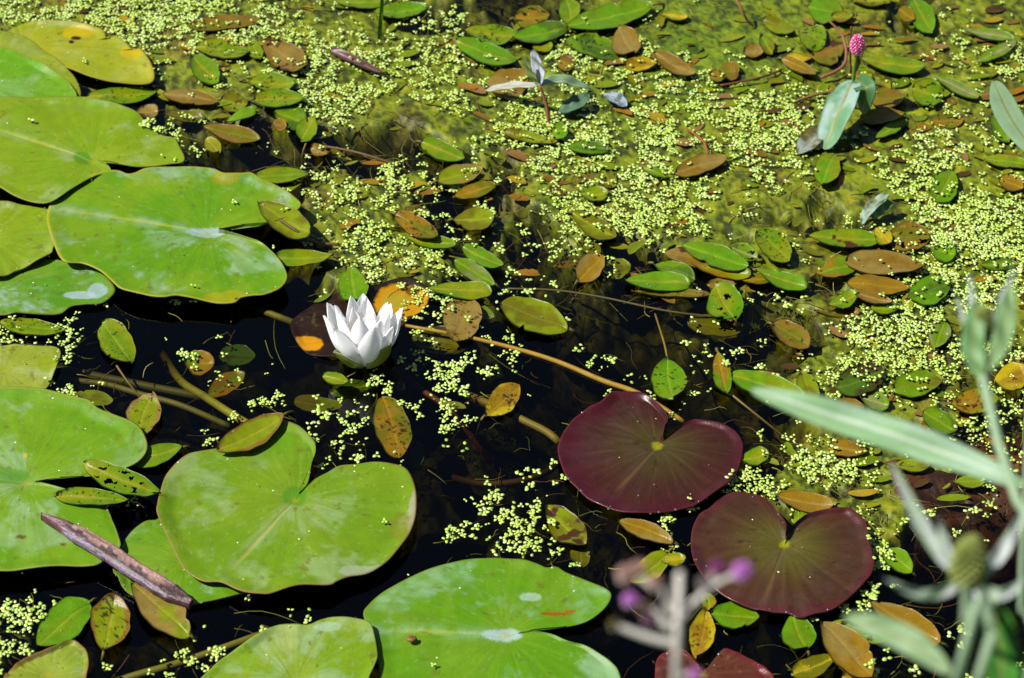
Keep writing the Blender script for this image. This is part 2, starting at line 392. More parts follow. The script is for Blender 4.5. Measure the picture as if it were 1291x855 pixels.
lily_pad([(0,490),(21,491),(51,493),(77,500),(103,506),(113,509),(124,519),(144,527),(165,535),(178,544),(185,556),(186,566),(182,575),(172,584),(155,592),(135,599),(113,602),(77,604),(44,607),(51,609),(70,614),(85,618),(110,626),(134,640),(142,656),(149,674),(152,690),(139,699),(126,711),(108,715),(77,717),(39,722),(0,725),(-60,720),(-120,680),(-140,610),(-110,540),(-50,500)],
  (33,607), .0085, 'lily pad at the left edge with the bark fragment lying on its lower lobe', (110,180,22), (124,186,34), .36, filmc=(176,208,168), edge=(165,190,120), rib=(-130,600), ribc=(180,200,80),
  spots=[(10,600,30,10,(70,160,20),.6),(32,575,3,2,(230,210,40),1),(26,678,7,2,(120,80,30),.9),(80,687,4,2,(110,80,30),.9)], curl=.15)
lily_pad([(198,656),(185,658),(167,668),(154,684),(147,697),(143,710),(143,722),(149,729),(154,740),(165,748),(195,758),(232,764),(257,761),(278,757),(299,751),(312,740),(300,700),(260,650),(215,645)],
  (235,705), .003, 'lily pad tucked beneath the heart shaped pad and the bark fragment', (104,176,24), (124,184,50), .45, filmc=(180,208,195), edge=(120,150,40))
lily_pad([(388,608),(393,585),(398,572),(397,561),(389,551),(377,540),(361,534),(353,533),(335,540),(310,553),(283,563),(252,569),(237,574),(221,587),(208,605),(202,626),(199,641),(198,651),(206,671),(216,692),(229,715),(239,725),(257,734),(278,737),(296,746),(311,751),(330,753),(341,753),(366,746),(384,743),(415,743),(425,738),(441,730),(464,724),(485,712),(500,697),(513,681),(521,666),(525,648),(525,623),(521,605),(513,591),(500,585),(474,582),(449,585),(428,587),(413,595),(397,603),(384,614),(377,620)],
  (372,628), .0085, 'heart shaped green lily pad with pinkish rim, left below the open flower', (116,174,26), (128,180,36), .26, filmc=(186,206,160), edge=(165,120,90), edgew=.010, rib=(285,725), ribc=(190,210,150),
  spots=[(522,660,7,42,(195,175,165),.5),(470,722,45,9,(185,195,170),.5),(372,625,16,12,(80,160,20),.8),(350,558,22,14,(100,172,20),.6),(262,633,9,6,(110,170,20),.6),(505,665,14,18,(150,130,50),.4)], curl=.25)
lily_pad([(458,775),(464,764),(480,748),(500,735),(526,723),(552,713),(577,708),(603,705),(645,706),(661,708),(679,713),(689,717),(702,715),(715,722),(733,731),(751,740),(766,748),(771,755),(766,766),(753,778),(738,786),(717,790),(686,793),(652,797.5),(673,796.5),(697,801),(717,810),(738,816),(756,827),(771,838),(781,851),(785,880),(760,920),(690,950),(600,945),(520,920),(480,880),(478,850),(472,815),(464,795)],
  (638,799), .005, 'largest green lily pad at the bottom centre with a reddish streak', (100,174,12), (114,178,34), .42, filmc=(165,205,165), edge=(120,160,50), rib=(465,795), ribc=(180,215,120),
  spots=[(698,775,2,1,(100,40,10),1),(703,773,22,2.6,(175,95,20),.95),(720,770,10,2,(185,90,20),.9),(636,799,26,8,(190,215,215),.7),(566,800,12,50,(130,190,70),.25),(668,752,14,5,(180,210,190),.6)], curl=.15)
lily_pad([(263,846),(283,828),(309,813),(330,800),(335,796),(351,788),(369,787),(389,787),(402,782),(418,778),(436,779),(456,782),(467,787),(472,800),(476,825),(474,836),(467,855),(450,890),(400,915),(330,920),(260,900),(250,865)],
  (372,858), .012, 'lily pad at the bottom edge overlapping the left side of the largest bottom pad', (128,184,30), (144,190,46), .3, filmc=(178,208,175), edge=(150,185,100),
  spots=[(362,800,16,22,(175,205,165),.5),(415,790,18,6,(178,208,175),.5)], curl=.3)
lily_pad([(5,855),(21,838),(41,828),(64,820),(88,810),(98,811),(108,820),(112,833),(111,849),(100,872),(50,888),(5,875)],
  (60,850), .006, 'small lily pad in the bottom left corner with a reddish brown margin', (136,178,56), (150,186,72), .25, edge=(150,90,60), rimc=(165,130,70), rimw=.18)
# dark red pads
RV = dict(mat=M_red, group='dark red lily pads', vein=.16, ribc=(130,100,60))
lily_pad([(838,541),(842,533),(838,523),(830,513),(818,502),(805,497),(784,497),(771,498),(758,509),(743,515),(725,526),(715,538),(706,554),(703,569),(707,585),(715,603),(728,617),(743,631),(764,641),(784,647),(805,649),(836,647),(861,641),(879,636),(903,623),(921,608),(931,590),(936,572),(936,559),(928,547),(913,538),(892,533),(877,531),(864,535),(854,542),(843,550),(836,553)],
  (829,560), .005, 'dark wine red lily pad with the brown stalk reaching its top', (88,40,42), (80,46,38), .05, filmc=(150,110,130), edge=(110,40,66), rimc=(88,24,46), rimw=.3, fade=(84,76,36), rib=(775,620), **RV,
  spots=[(829,559,7,4.5,(140,150,14),.9)], curl=.2)
lily_pad([(905,630),(918,622),(935,620),(960,627),(975,640),(986,656),(991,668),(990,680),(995,675),(1001,666),(1017,654),(1037,648),(1063,645),(1073,646),(1084,654),(1093,666),(1096,686),(1102,710),(1099,725),(1091,735),(1078,748),(1063,761),(1045,771),(1027,775),(1009,780),(993,775),(975,773),(960,770),(949,768),(923,759),(903,746),(885,728),(874,707),(871,686),(873,666),(882,650),(894,641)],
  (989,685), .006, 'greenish maroon lily pad beside the submerged log, lower right', (96,60,48), (88,58,44), .06, filmc=(150,125,130), edge=(110,44,60), rimc=(100,40,54), rimw=.16, fade=(96,104,40), rib=(960,765), **RV,
  spots=[(989,684,8,4.5,(140,165,14),.9)])
lily_pad([(829,831),(840,823),(858,820),(872,829),(883,840),(892,839),(903,828),(913,816),(926,819),(949,831),(967,846),(975,860),(960,890),(900,905),(850,895),(828,870),(826,845)],
  (885,848), .003, 'dark red lily pad cut off by the bottom edge behind the pink buds', (120,62,56), (104,46,52), .06, edge=(140,44,66), rimc=(130,44,60), rimw=.25, **RV)
lily_pad([(366,410),(380,395),(405,378),(440,366),(470,358),(500,350),(525,353),(541,372),(536,390),(520,400),(505,415),(495,440),(450,458),(420,454),(395,450),(375,434)],
  (452,425), -.0012, 'rotting brown and orange lily pad behind and under the open flower', (60,36,26), (46,28,22), .0, edge=(40,25,20),
  spots=[(506,380,36,23,(236,176,16),1),(500,378,18,11,(206,190,70),.8),(520,366,9,6,(90,60,20),.8),(486,395,10,5,(90,60,24),.8),(390,433,17,9,(250,176,10),1),(452,372,26,9,(120,80,20),.6),(528,402,18,5,(70,40,30),1)], ribc=(70,45,30), group='rotting lily pads')

# ---------------------------------------------------------------- pondweed leaves
STY = {  # base, second colour, rib
 'g':  ((106,156,12), (124,162,20), (156,182,60)),
 'G':  ((98,164,12), (112,168,20), (150,190,60)),
 'y':  ((130,160,14), (142,156,20), (170,180,70)),
 'o':  ((112,122,16), (120,112,20), (150,146,60)),
 'b':  ((150,118,44), (132,98,46), (172,140,80)),
 'p':  ((166,140,84), (150,128,58), (190,160,106)),
 'r':  ((166,128,28), (150,132,18), (186,160,50)),
 'd':  ((76,118,30), (92,130,40), (110,150,70)),
 's':  ((130,156,110), (108,144,80), (170,186,150)),
 'Y':  ((206,182,30), (180,168,24), (220,200,80)),
 'v':  ((138,104,110), (112,78,84), (160,130,136)),
 'k':  ((74,66,34), (60,62,28), (84,78,40)),
}
def leaf_mesh(name, A, B, wid, z, sty, spk=0, lace=0, bend=0, p=.62, mat=None, seed=0, cup=.0012, tipc=None, blotch=0, rise=0, margin=False):
    """A, B: image ends; wid: image width"""
    NU, NV = 56, 20
    A = np.array(A, float); B = np.array(B, float)
    d = B-A; n = np.array([-d[1], d[0]])/np.linalg.norm(d)
    u = np.linspace(0, 1, NU+1)[:, None]; v = np.linspace(-1, 1, NV+1)[None]
    r = np.random.default_rng(seed)
    asym = r.uniform(-.08, .08); e1 = r.uniform(.85, 1.2); kk = r.uniform(0, 6)
    hw = (4*u**e1*(1-u**e1)).clip(0)**p*(1+asym*(2*u-1))*wid/2
    hw = hw*(1+.05*np.sin(u*9+kk+v*1.5)+.025*np.sin(u*23+kk*2+v*2))
    if r.random() < .38 and wid > 14:                      # an insect's bite out of one edge
        bu_, side, dp = r.uniform(.15, .85), r.choice([-1, 1]), r.uniform(.1, .32)
        hw = hw*(1-np.where(v*side > 0, dp, 0)*np.exp(-((u-bu_)/r.uniform(.015, .045))**2))
    cen = A[None, None]+d[None, None]*u[..., None]+n*(bend*wid*(4*u*(1-u)))[..., None]
    ip = cen+n[None, None]*(v*hw)[..., None]
    w = P(ip[..., 0], ip[..., 1], z)
    x, y = w[..., 0], w[..., 1]
    uu = np.broadcast_to(u, x.shape); vv = np.broadcast_to(v, x.shape)
    L = np.linalg.norm(w[-1, NV//2]-w[0, NV//2])
    w[..., 2] += cup*(vv**2*r.uniform(.2, 1.3)-.3)+(fbm(x*40, y*40, seed, 3)-.5)*.0035-.0006*np.exp(-(vv/.07)**2)
    w[..., 2] += (uu-.5)*r.uniform(-1, 1)*.0015 + rise*uu**2
    w[..., 2] += vv*(uu-.5)*r.uniform(-.005, .005)+.0022*sst(.8, 1, uu)*r.uniform(-.6, 1)*wid/30
    c1, c2, c3 = [S(*c) for c in STY[sty[0]]]
    if len(sty) > 1: c2 = S(*STY[sty[1]][0])
    a = fbm(x*55, y*55, seed+5, 4)
    if len(sty) > 1: a = a+.35*(np.abs(vv)-.5)+.35*(uu-.5)*r.choice([-1, 1])
    if margin: a = .2+.55*sst(.62, 1.0, np.maximum(np.abs(vv), np.abs(uu*2-1)**1.5)+(a-.5)*.5)
    col = mixc(np.tile(c1, x.shape+(1,)), c2, sst(.38, .62, a))
    st = .5+.5*np.sin(vv*NV*1.05*math.pi/2+1.5)
    col = col*(1+.07*(st-.5))[..., None]
    col = mixc(col, c3, np.exp(-(vv*hw/1.1)**2)*.65*sst(1, .8, uu))
    e = sst(.86, 1, np.abs(vv)); col = mixc(col, c2*.75, e*.5)
    if blotch: col = mixc(col, S(90, 55, 40), sst(.60, .66, fbm(x*75, y*75, seed+44, 3))*blotch)
    if spk: # bite marks
        q = fbm(x*420, y*420, seed+61, 2); g2 = fbm(x*70, y*70, seed+64, 2)
        col = mixc(col, S(38, 24, 14), sst(.76, .79, q+.34*(g2-.5)+spk*.05)*.85)
    F = []; nv = NV+1
    hole = (fbm(x*230, y*230, seed+71, 2)+.25*(fbm(x*60, y*60, seed+3, 2)-.5)) > (.74-.17*lace) if lace else np.zeros(x.shape, bool)
    hole &= (np.abs(vv) < .9) & (np.abs(vv) > .12)
    for i in range(NU):
        for j in range(NV):
            if hole[i, j] and hole[i+1, j+1]: continue
            F.append([i*nv+j, (i+1)*nv+j, (i+1)*nv+j+1, i*nv+j+1])
    V = w.reshape(-1, 3); Cc = col.reshape(-1, 3)
    # rim
    ring = [i*nv for i in range(NU+1)]+[(NU)*nv+j for j in range(1, nv)]+[i*nv+NV for i in range(NU-1, -1, -1)]+[j for j in range(NV-1, 0, -1)]
    lo = V[ring].copy(); lo[:, 2] -= .0009; b = len(V)
    V = np.concatenate([V, lo]); Cc = np.concatenate([Cc, Cc[ring]*.8]); m = len(ring)
    for k in range(m): F.append([ring[k], ring[(k+1) % m], b+(k+1) % m, b+k])
    q = F[len(F)//3]; nn = np.cross(V[q[1]]-V[q[0]], V[q[2]]-V[q[0]])
    i0 = (NU//2)*nv+NV//2; nn = np.cross(V[i0+nv]-V[i0], V[i0+1]-V[i0])
    if nn[2] < 0: F = [f[::-1] for f in F]
    o = mesh_obj(name, V, F, mat or M_pond, col=Cc)
    out = [tuple(ip[i, 0]) for i in range(0, NU+1, 4)]+[tuple(ip[i, -1]) for i in range(NU, -1, -4)]
    return o, np.array(out), w[0, NV//2]
#  cx cy length width angle level(mm) style flags | label.  flags: s speckled, l laced with holes, t blotched, c stalk at the left end, e stalk at the right end
LEAVES = """
154 118 86 20 -3 1 yg s|speckled green leaf tucked under the golden rimmed yellow pad
240 123 68 18 8 2 pb -|dull rust leaf right of the golden rimmed yellow pad
283 28 92 17 -5 1 ob -|long olive leaf with a brown tip lying in the top left duckweed
281 62 68 22 8 2 gy s|mid green leaf with tiny holes right of the long olive leaf
322 62 26 18 70 2 g -|short green leaf left of the large crumpled brown leaf
259 86 45 27 42 3 yg -|light yellow-green leaf pointing down right above the dull rust leaf
303 146 42 11 -20 3 G -|thin vivid green leaf standing out over a dark gap, upper left
292 167 72 20 12 1 ob -|olive brown leaf under the thin vivid green one
268 184 27 17 50 3 y -|tiny yellow-green leaf beside duckweed above the broad notched pad
296 128 34 25 10 1 yo s|small rounded speckled leaf above the thin vivid green leaf
232 146 50 13 6 -2 o -|murky olive leaf half sunk below the dull rust leaf
184 141 30 17 0 0 pk -|greyish brown scrap of leaf beside the tip of the spotted pad
340 104 62 22 6 2 yg s|upper of two speckled leaves stacked below the crumpled brown leaf
352 125 62 22 0 4 yg s|lower of two speckled leaves stacked below the crumpled brown leaf
359 68 62 34 32 3 pb t|large crumpled brown leaf near the purple withered leaf
455 2 62 14 0 1 g -|green leaf cut by the top edge left of the green shoot
505 12 66 19 -6 2 Gg s|green leaf with a bitten edge just right of the tall green shoot
620 42 66 24 5 1 yg s|speckled leaf just above the long glossy leaf, top centre
613 65 80 26 20 4 gG -|long glossy green leaf slanting down right at the top centre
640 103 52 36 -10 1 pb -|brown leaf beneath the silvery leaved sprig
366 148 42 30 20 1 gd -|dark green leaf under the stacked speckled leaves
387 162 31 25 -60 4 yg -|round yellow-green leaf on a stem over the dark gap
352 157 18 15 10 3 br -|tiny orange-brown leaf beside the round yellow-green one
403 190 23 14 20 3 pb -|tiny pinkish leaf with duckweed at the edge of the dark gap
559 190 58 22 22 4 yg c|smooth light green leaf above the pinkish green pair, centre top
580 220 58 24 -15 4 yp c|light green leaf with pinkish centre, upper of a close pair
599 240 52 18 -15 3 ro -|orange-olive leaf just under the pinkish green leaf
597 276 50 28 0 3 yo -|folded yellow-green leaf shaped like a heart over dark water
671 20 44 30 -5 2 ro l|rounded orange-olive leaf with holes near the top edge
716 14 32 26 80 3 g -|short green leaf pointing up beside the rounded orange leaf
681 41 70 24 -12 4 Gd -|smooth dark green leaf under the rounded orange leaf
769 20 110 29 -14 4 Gg -|longest green leaf along the top edge, right of centre
748 59 72 27 15 2 dg s|dark green leaf below the longest top leaf
790 52 40 35 60 4 pr -|roundish pinkish olive leaf next to the dark green one
684 58 25 15 0 1 y -|little yellow-green leaf tip above the silvery sprig
851 81 56 18 28 4 pb -|narrow pinkish brown leaf slanting at the upper right centre
714 81 22 18 20 1 rb -|small round rusty leaf right of the silvery sprig
808 81 42 16 -5 1 rY -|yellowish orange leaf touching the narrow pinkish brown one
905 97 21 15 10 3 ro -|small orange leaf touching a small olive one
919 90 25 22 0 2 ob -|small round olive leaf touching a small orange one
850 20 33 11 8 2 Yy -|small yellow leaf above the narrow pinkish brown one
706 166 22 21 0 4 G -|small round vivid green leaf at the foot of the silvery sprig
668 173 66 12 12 2 yo s|slim speckled yellow leaf left of the small round vivid leaf
742 187 50 15 3 3 dG -|short dark green leaf right of the small round vivid leaf
884 208 66 22 -15 3 pb -|pinkish brown leaf lying in duckweed, upper right centre
950 65 25 15 0 2 pb -|small pinkish brown leaf at the edge of the bright green algae
872 57 32 18 20 -1 dg -|dark green leaf sinking into the bright green algae
1040 12 44 34 10 2 Gg -|broad green leaf cut by the top edge left of the pink flower
1062 20 28 14 -5 4 yb -|small yellowish leaf overlapping the broad top edge leaf
1023 47 38 32 30 3 gy s|squarish green leaf left of the pink flower
1044 63 42 36 -20 1 bo t|broad mottled brown leaf just left of the pink flower
982 33 42 18 22 1 oy -|dull olive leaf left of the squarish green leaf
1008 84 48 14 25 4 rp c|slim orange-brown leaf below the mottled brown leaf
1007 73 34 11 0 1 Yr -|thin yellow leaf above the slim orange-brown one
1125 79 78 20 8 5 yg -|pointed light green leaf right of the pink flower
1143 18 23 17 30 4 r -|small orange oval leaf near the top right edge
1163 18 50 28 60 2 gG -|curved green leaf behind the small orange oval
1246 43 68 13 10 4 sg -|upper of two narrow greyish leaves by the right edge
1256 65 54 14 -25 4 sg -|lower of two narrow greyish leaves by the right edge
1121 123 46 22 0 3 ob -|olive brown leaf right of the drooping silvery leaf
1113 146 56 18 -3 4 ro -|orange and olive leaf below the olive brown one
1170 116 40 34 10 2 yg l|round yellow-green leaf pierced by holes, upper right
1206 109 60 14 25 4 sg -|greyish narrow leaf crossing beside the pierced round leaf
1124 162 45 14 -30 3 gd -|green leaf slanting up right under the orange and olive leaf
1044 212 42 30 -70 4 Gy -|upright oval green leaf below the drooping silvery leaf
1262 160 42 26 60 1 gd -|green leaf partly hidden behind the grey blade at the right edge
1270 203 58 14 8 2 gy -|light green strip leaf at the right edge
967 55 28 16 60 2 go -|small green leaf at the right rim of the bright algae
1193 153 42 20 0 -1 ro l|rotting orange leaf sunk under the greyish narrow leaf
1098 1 50 14 0 1 yo s|speckled leaf cut by the top edge right of the pink flower
40 411 80 20 5 2 gy s|speckled green leaf below the bluish pad, left edge
147 432 62 38 55 3 gy s|oval green leaf alone on dark water, left
356 221 68 18 -5 4 gy -|green leaf just above the right lobe of the broad notched pad
358 274 76 32 33 15 yo e|yellow-green leaf lying across the notch of the broad pad
384 324 72 20 0 4 gy -|flat green leaf right of the broad notched pad
446 359 41 35 80 5 G -|vivid round green leaf just behind the open flower
525 285 60 24 30 5 or s|olive orange leaf overlapping a thinner yellow one, centre
544 304 60 15 8 2 yg -|thin yellow-green leaf under the olive orange one
526 265 30 12 5 -4 o -|small olive leaf sunk above the olive orange one
609 324 56 20 25 4 gG -|upper of two parallel narrow green leaves, centre
598 343 58 22 30 5 gs -|lower of two parallel narrow green leaves, centre
580 365 78 20 3 6 yg -|pointed pale green leaf above the brown speckled leaf
588 385 74 24 22 -2 og -|olive leaf sunk between the pale green and brown speckled ones
581 402 56 46 -70 4 bp s|broad brown speckled leaf crossed by the long orange stalk
554 432 70 34 10 -6 ok l|sunken olive leaf beneath the start of the long orange stalk
673 398 88 40 20 4 oy -|large olive leaf with a brown midrib alone on dark water
749 283 62 26 28 4 yo -|olive green leaf left of the central duckweed patch
749 244 34 18 -5 3 yg -|small yellow-green leaf above the central duckweed patch
767 224 30 18 60 0 yo l|ragged olive leaf above the small yellow-green one
744 338 42 30 -45 5 rp -|coppery oval leaf on dark water, right of centre
742 313 32 17 20 -4 o -|sunken olive leaf above the coppery oval
777 338 36 24 -10 -4 oy -|sunken yellowish leaf right of the coppery oval
828 218 36 10 22 3 g -|thin green leaf left of the pinkish brown leaf in duckweed
902 322 86 27 20 6 Gg -|long vivid green leaf right of centre, topmost of its raft
868 325 62 22 10 3 bp t|brown leaf with a dark rotten patch left of the long vivid leaf
908 340 76 18 12 3 yr -|yellow-green leaf beneath the long vivid one
829 355 80 22 4 5 gG -|flat green leaf at the lower left of the leaf raft
850 341 54 22 20 3 dg -|darker green leaf behind the flat one in the leaf raft
845 369 96 10 3 1 bo s|thin brown rim of a leaf under the flat green one
914 381 48 44 60 5 yG l|round green leaf eaten to lace, hanging below the leaf raft
901 411 68 24 12 -7 o -|sunken olive leaf below the lace eaten round leaf
937 317 38 20 20 4 sg l|pale leaf with a round hole right of the long vivid leaf
975 310 54 34 42 4 gy s|speckled rounded leaf right of the leaf raft
985 352 66 20 20 4 gG -|green leaf with brown streak at the right end of the leaf raft
910 358 36 15 0 2 bp -|small brown leaf above the lace eaten round leaf
955 353 38 14 -4 2 ro -|small orange leaf between the lace eaten leaf and the streaked one
1067 300 92 22 2 4 yg t|long yellow-green leaf with a small dark slit, right
1113 297 27 20 45 5 Yy -|small yellow leaf touching the right tip of the slit leaf
1146 300 52 35 0 2 ob l|broad olive brown leaf full of holes, right
1188 316 34 24 20 4 gG -|small rounded green leaf at the edge of the right duckweed carpet
1116 333 98 28 4 5 bp -|largest coppery brown leaf, upper of two at the right
1055 338 54 23 -15 3 gr -|green and orange leaf left of the largest coppery one
1107 359 76 22 5 4 rb -|orange-brown leaf, lower of two coppery ones at the right
1100 374 50 13 15 5 pb -|thin pinkish leaf folded below the orange-brown one
1172 364 56 34 -20 4 dG -|broad dark green leaf right of the coppery pair
1212 365 42 20 5 -1 gd -|dim green leaf sunk beside the broad dark green one
1189 234 40 32 -60 4 gG -|green leaf pointing up right above the right duckweed carpet
1062 378 38 18 -20 4 yg -|small yellow-green leaf below the green and orange leaf
1055 393 56 16 6 -2 bo -|brown leaf sunk beneath the small yellow-green one
1115 388 34 14 5 2 g -|little green leaf tip under the thin pinkish leaf
1260 333 46 15 0 1 gd -|green leaf half covered by the right duckweed carpet
997 423 54 28 32 5 ob s|freckled olive leaf with brown margin over dark water at the right
1275 232 32 18 20 3 rb -|orange scrap of leaf at the right edge
1185 422 36 26 -70 3 gs -|short green leaf standing in duckweed left of the blurred upper bud
118 502 48 18 5 -5 oy -|sunken olive leaf above the pad with the bark fragment
183 523 54 40 -70 5 yp sm|pink edged green leaf at the right rim of the bark pad
199 572 64 24 -15 4 yg -|smooth light leaf between the bark pad and the heart shaped pad
154 603 102 30 22 12 yg l|long yellow-green leaf with a torn slit over the bark pad notch
117 628 90 21 4 11 yg s|long flat leaf just below the torn slit leaf
251 455 38 30 10 -3 gr -|folded green leaf with an orange lower edge under water
299 449 46 26 5 -14 kd -|dark leaf deep in the water left of the flower
285 487 54 24 -30 -12 gr -|sunken green leaf with orange tip above the heart shaped pad
316 545 94 34 -28 13 yb em|yellow leaf with red margin resting on the top of the heart pad
423 478 33 14 15 2 yg -|small pale leaf just below the open flower
445 489 56 19 -10 -12 gd -|dim green leaf deep below the open flower
401 508 60 20 5 -14 oy -|dim olive leaf deep between flower and heart shaped pad
492 539 78 42 75 -1 ro s|large amber leaf lying upright under the water, centre
633 504 56 32 -42 2 rY s|amber oval leaf alone on dark water, centre
520 570 46 26 70 -18 dk -|very dim green leaf deep below the large amber one
845 478 53 42 82 5 Gg s|bright oval leaf with bite marks hanging on a thin stalk
910 470 53 22 78 5 rg -|narrow half orange leaf left of the long light green one
967 485 98 27 16 4 yG -|long light green leaf left of the blurred bank blade
952 575 34 20 -12 3 yg -|small light leaf touching the right of the wine red pad
1019 490 40 26 65 3 oy -|olive leaf behind the right end of the long light green one
1085 477 63 38 -20 4 dk -|dark grey-green leaf with a brown edge in the right duckweed
1157 484 62 30 -10 2 og -|olive green leaf surrounded by duckweed at the right
1102 506 38 20 15 1 sg -|greyish green leaf below the dark grey-green one
1072 511 38 15 10 1 rb -|reddish leaf edge just above the blurred bank blade
1185 532 48 28 30 3 gd -|green leaf touching the upper side of the blurred bank blade
1229 505 57 28 -5 4 ry s|orange rimmed freckled leaf behind the thin blurred stem
1275 475 42 32 -15 3 rY -|orange-yellow leaf at the right edge above the blurred blade
1070 567 50 19 10 1 rb -|orange-brown leaf in shade under the blurred blade
1150 586 42 15 5 1 oy -|olive leaf peeking below the middle of the blurred blade
1015 632 70 24 10 3 pr -|wet pinkish brown leaf above the greenish maroon pad
1222 607 40 16 0 1 gy -|green leaf peeking below the right end of the blurred blade
1013 654 30 15 0 2 g -|small green leaf in the notch of the greenish maroon pad
80 787 84 44 -40 4 gG -|large smooth green leaf, leftmost of three at the bottom left
138 787 67 48 -78 4 yb sm|yellow leaf with brown bite marks, middle of three at the bottom left
202 767 94 42 41 7 yp -|wavy olive leaf with pinkish margin touching the bark fragment
714 661 66 36 42 3 yo t|wet yellow-olive leaf above the largest bottom pad
731 698 34 24 85 -5 oy -|sunken end of a leaf below the wet yellow-olive one
814 669 72 21 22 4 rp -|slim amber leaf below the wine red pad
820 714 62 29 -40 2 yY -|yellow leaf behind the blurred pink buds
849 706 30 14 -8 1 Yy -|bright yellow leaf tip beside the greenish maroon pad
884 800 58 31 -78 4 rY s|orange upright leaf behind the blurred stem of pink buds
892 758 25 18 80 1 yr -|short yellowish leaf at the lower left of the greenish maroon pad
927 777 60 34 5 1 gG -|folded light green leaf under the rim of the greenish maroon pad
1132 707 44 26 38 4 G -|vivid green leaf beside duckweed right of the greenish maroon pad
1008 797 46 40 65 2 gG -|small round green leaf below the greenish maroon pad
1140 782 102 35 30 7 rp -|long shiny amber leaf, right of the two at the lower right
1067 819 94 44 48 7 pr -|broad pinkish amber leaf, left of the two at the lower right
1083 793 82 29 10 3 gy l|green leaf with lacy lower edge between the two amber ones
1025 838 58 25 -22 1 Yo -|dull yellow leaf near the bottom edge, lower right
1072 853 20 12 10 1 rY -|tiny orange leaf tip on the bottom edge
"""
LG = 'floating pondweed leaves'
k = 0
for line in LEAVES.strip().splitlines():
    d, lab = line.split('|'); cx, cy, Ln, Wd, an, zz, sty, fl = d.split()
    cx, cy, Ln, Wd, an, zz = map(float, (cx, cy, Ln, Wd, an, zz)); k += 1
    a = math.radians(an); dv = np.array([math.cos(a), math.sin(a)])*Ln/2*1.03; c = np.array([cx, cy])
    rr = np.random.default_rng(k+200)
    o, out, base = leaf_mesh('pondweed_leaf', c-dv, c+dv, Wd*1.06, (zz+(1.2 if zz > 0 else 0))/1000, sty, spk=('s' in fl)*1.0, lace=('l' in fl)*.9, blotch=('t' in fl)*1., margin='m' in fl,
                      bend=rr.uniform(-.08, .08), p=rr.uniform(.52, .80), seed=k)
    tag(o, lab, 'leaf', LG)
    SHAPES.append((out, (zz+2.4)/1000, 'leaf', o))
    if 'c' in fl or 'e' in fl or (zz > 1 and Wd > 15 and rr.random() < .6):
        s = -1 if 'c' in fl else 1 if 'e' in fl else rr.choice([-1, 1])
        e = c+dv*s
        A = P(*e, max(zz, .5)/1000); B = P(*(e+dv*s*.25+[0, 3]), -.004); D = P(*(e+dv*s*.6+[0, 22]), -.06)
        st = tube('petiole', [A, B, D], .0011, M_thread, col=S(130, 120, 60)); st.parent = o
def leaf_stalk(pts, idx_label, z=-.003, r=.0009, col=(150, 130, 60)):
    for o in bpy.data.objects:
        if o.get('label') == idx_label:
            t = tube('petiole', [P(x, y, zz) for x, y, zz in pts], r, M_thread, col=S(*col)); t.parent = o
leaf_stalk([(826,396,-.004),(832,415,-.002),(838,435,.001),(842,455,.004)], 'bright oval leaf with bite marks hanging on a thin stalk')
leaf_stalk([(147,461,.002),(160,480,-.004),(178,503,-.012)], 'oval green leaf alone on dark water, left')
leaf_stalk([(918,494,.002),(950,520,-.003),(1000,560,-.02)], 'narrow half orange leaf left of the long light green one')
leaf_stalk([(387,178,.002),(382,192,-.004),(380,212,-.02)], 'round yellow-green leaf on a stem over the dark gap')
# purple withered leaf
o, out, _ = leaf_mesh('withered_leaf', (417, 63), (485, 94), 10.5, .004, 'v', mat=M_pond, seed=401, p=.5)
tag(o, 'purple withered narrow leaf lying on duckweed near the top', 'leaf'); SHAPES.append((out, .006, 'leaf', o))

# ---------------------------------------------------------------- stalks in the water
def stalk(label, pts, r, col, name='water_stalk'):
    o = tube(name, [P(x, y, z) for x, y, z in pts], r, M_thread, col=S(*col), seg=10)
    tag(o, label, 'stalk', 'lily stalks in the water'); return o
stalk('long orange-brown stalk running from the flower to the wine red pad', [(508,410,-.004),(530,414,.0005),(580,423,.001),(640,437,.001),(700,455,.001),(760,480,.001),(800,494,.0005),(835,514,0),(862,532,-.004)], [.0015,.0017,.0019,.0022,.0023,.002], (190,150,44))
stalk('olive stalk, upper of two under water by the bark pad', [(60,462,-.03),(110,472,-.022),(190,488,-.018),(250,500,-.018),(300,512,-.03)], .0036, (96,104,24))
stalk('olive stalk, lower of two under water by the bark pad', [(70,478,-.02),(130,484,-.014),(180,498,-.011),(230,512,-.010),(290,538,-.016)], .0026, (130,124,28))
stalk('thick yellow-green stalk rising under water toward the heart shaped pad', [(196,430,-.08),(226,478,-.022),(258,500,-.013),(290,521,-.008),(330,545,-.006)], [.003,.0034,.0034,.0034], (168,164,24))
stalk('olive stalk sinking toward the left rim of the wine red pad', [(545,478,-.06),(600,502,-.016),(630,515,-.009),(660,530,-.007),(690,545,-.006),(705,558,-.008)], .0032, (150,130,34))
stalk('short olive stalk ending left of the rotting pad', [(300,382,-.02),(330,392,-.010),(352,400,-.008),(372,408,-.012)], .003, (140,130,40))
stalk('greenish stalk curving under water at the bottom left', [(120,868,-.02),(170,852,-.010),(220,838,-.007),(280,818,-.006),(330,800,-.008)], .003, (130,140,40))
stalk('reddish stalk deep in the water right of the flower', [(490,452,-.06),(530,490,-.022),(570,520,-.024),(620,585,-.06)], .0025, (150,80,40))
stalk('thin dark stalk under water below the large olive leaf', [(640,364,-.003),(700,366,-.002),(760,375,-.002),(840,392,-.002),(905,400,-.006)], .0009, (120,110,60))
stalk('brownish stalk deep below the amber leaf at the centre', [(530,590,-.07),(610,610,-.03),(680,600,-.028),(720,570,-.05)], .0028, (110,80,40))
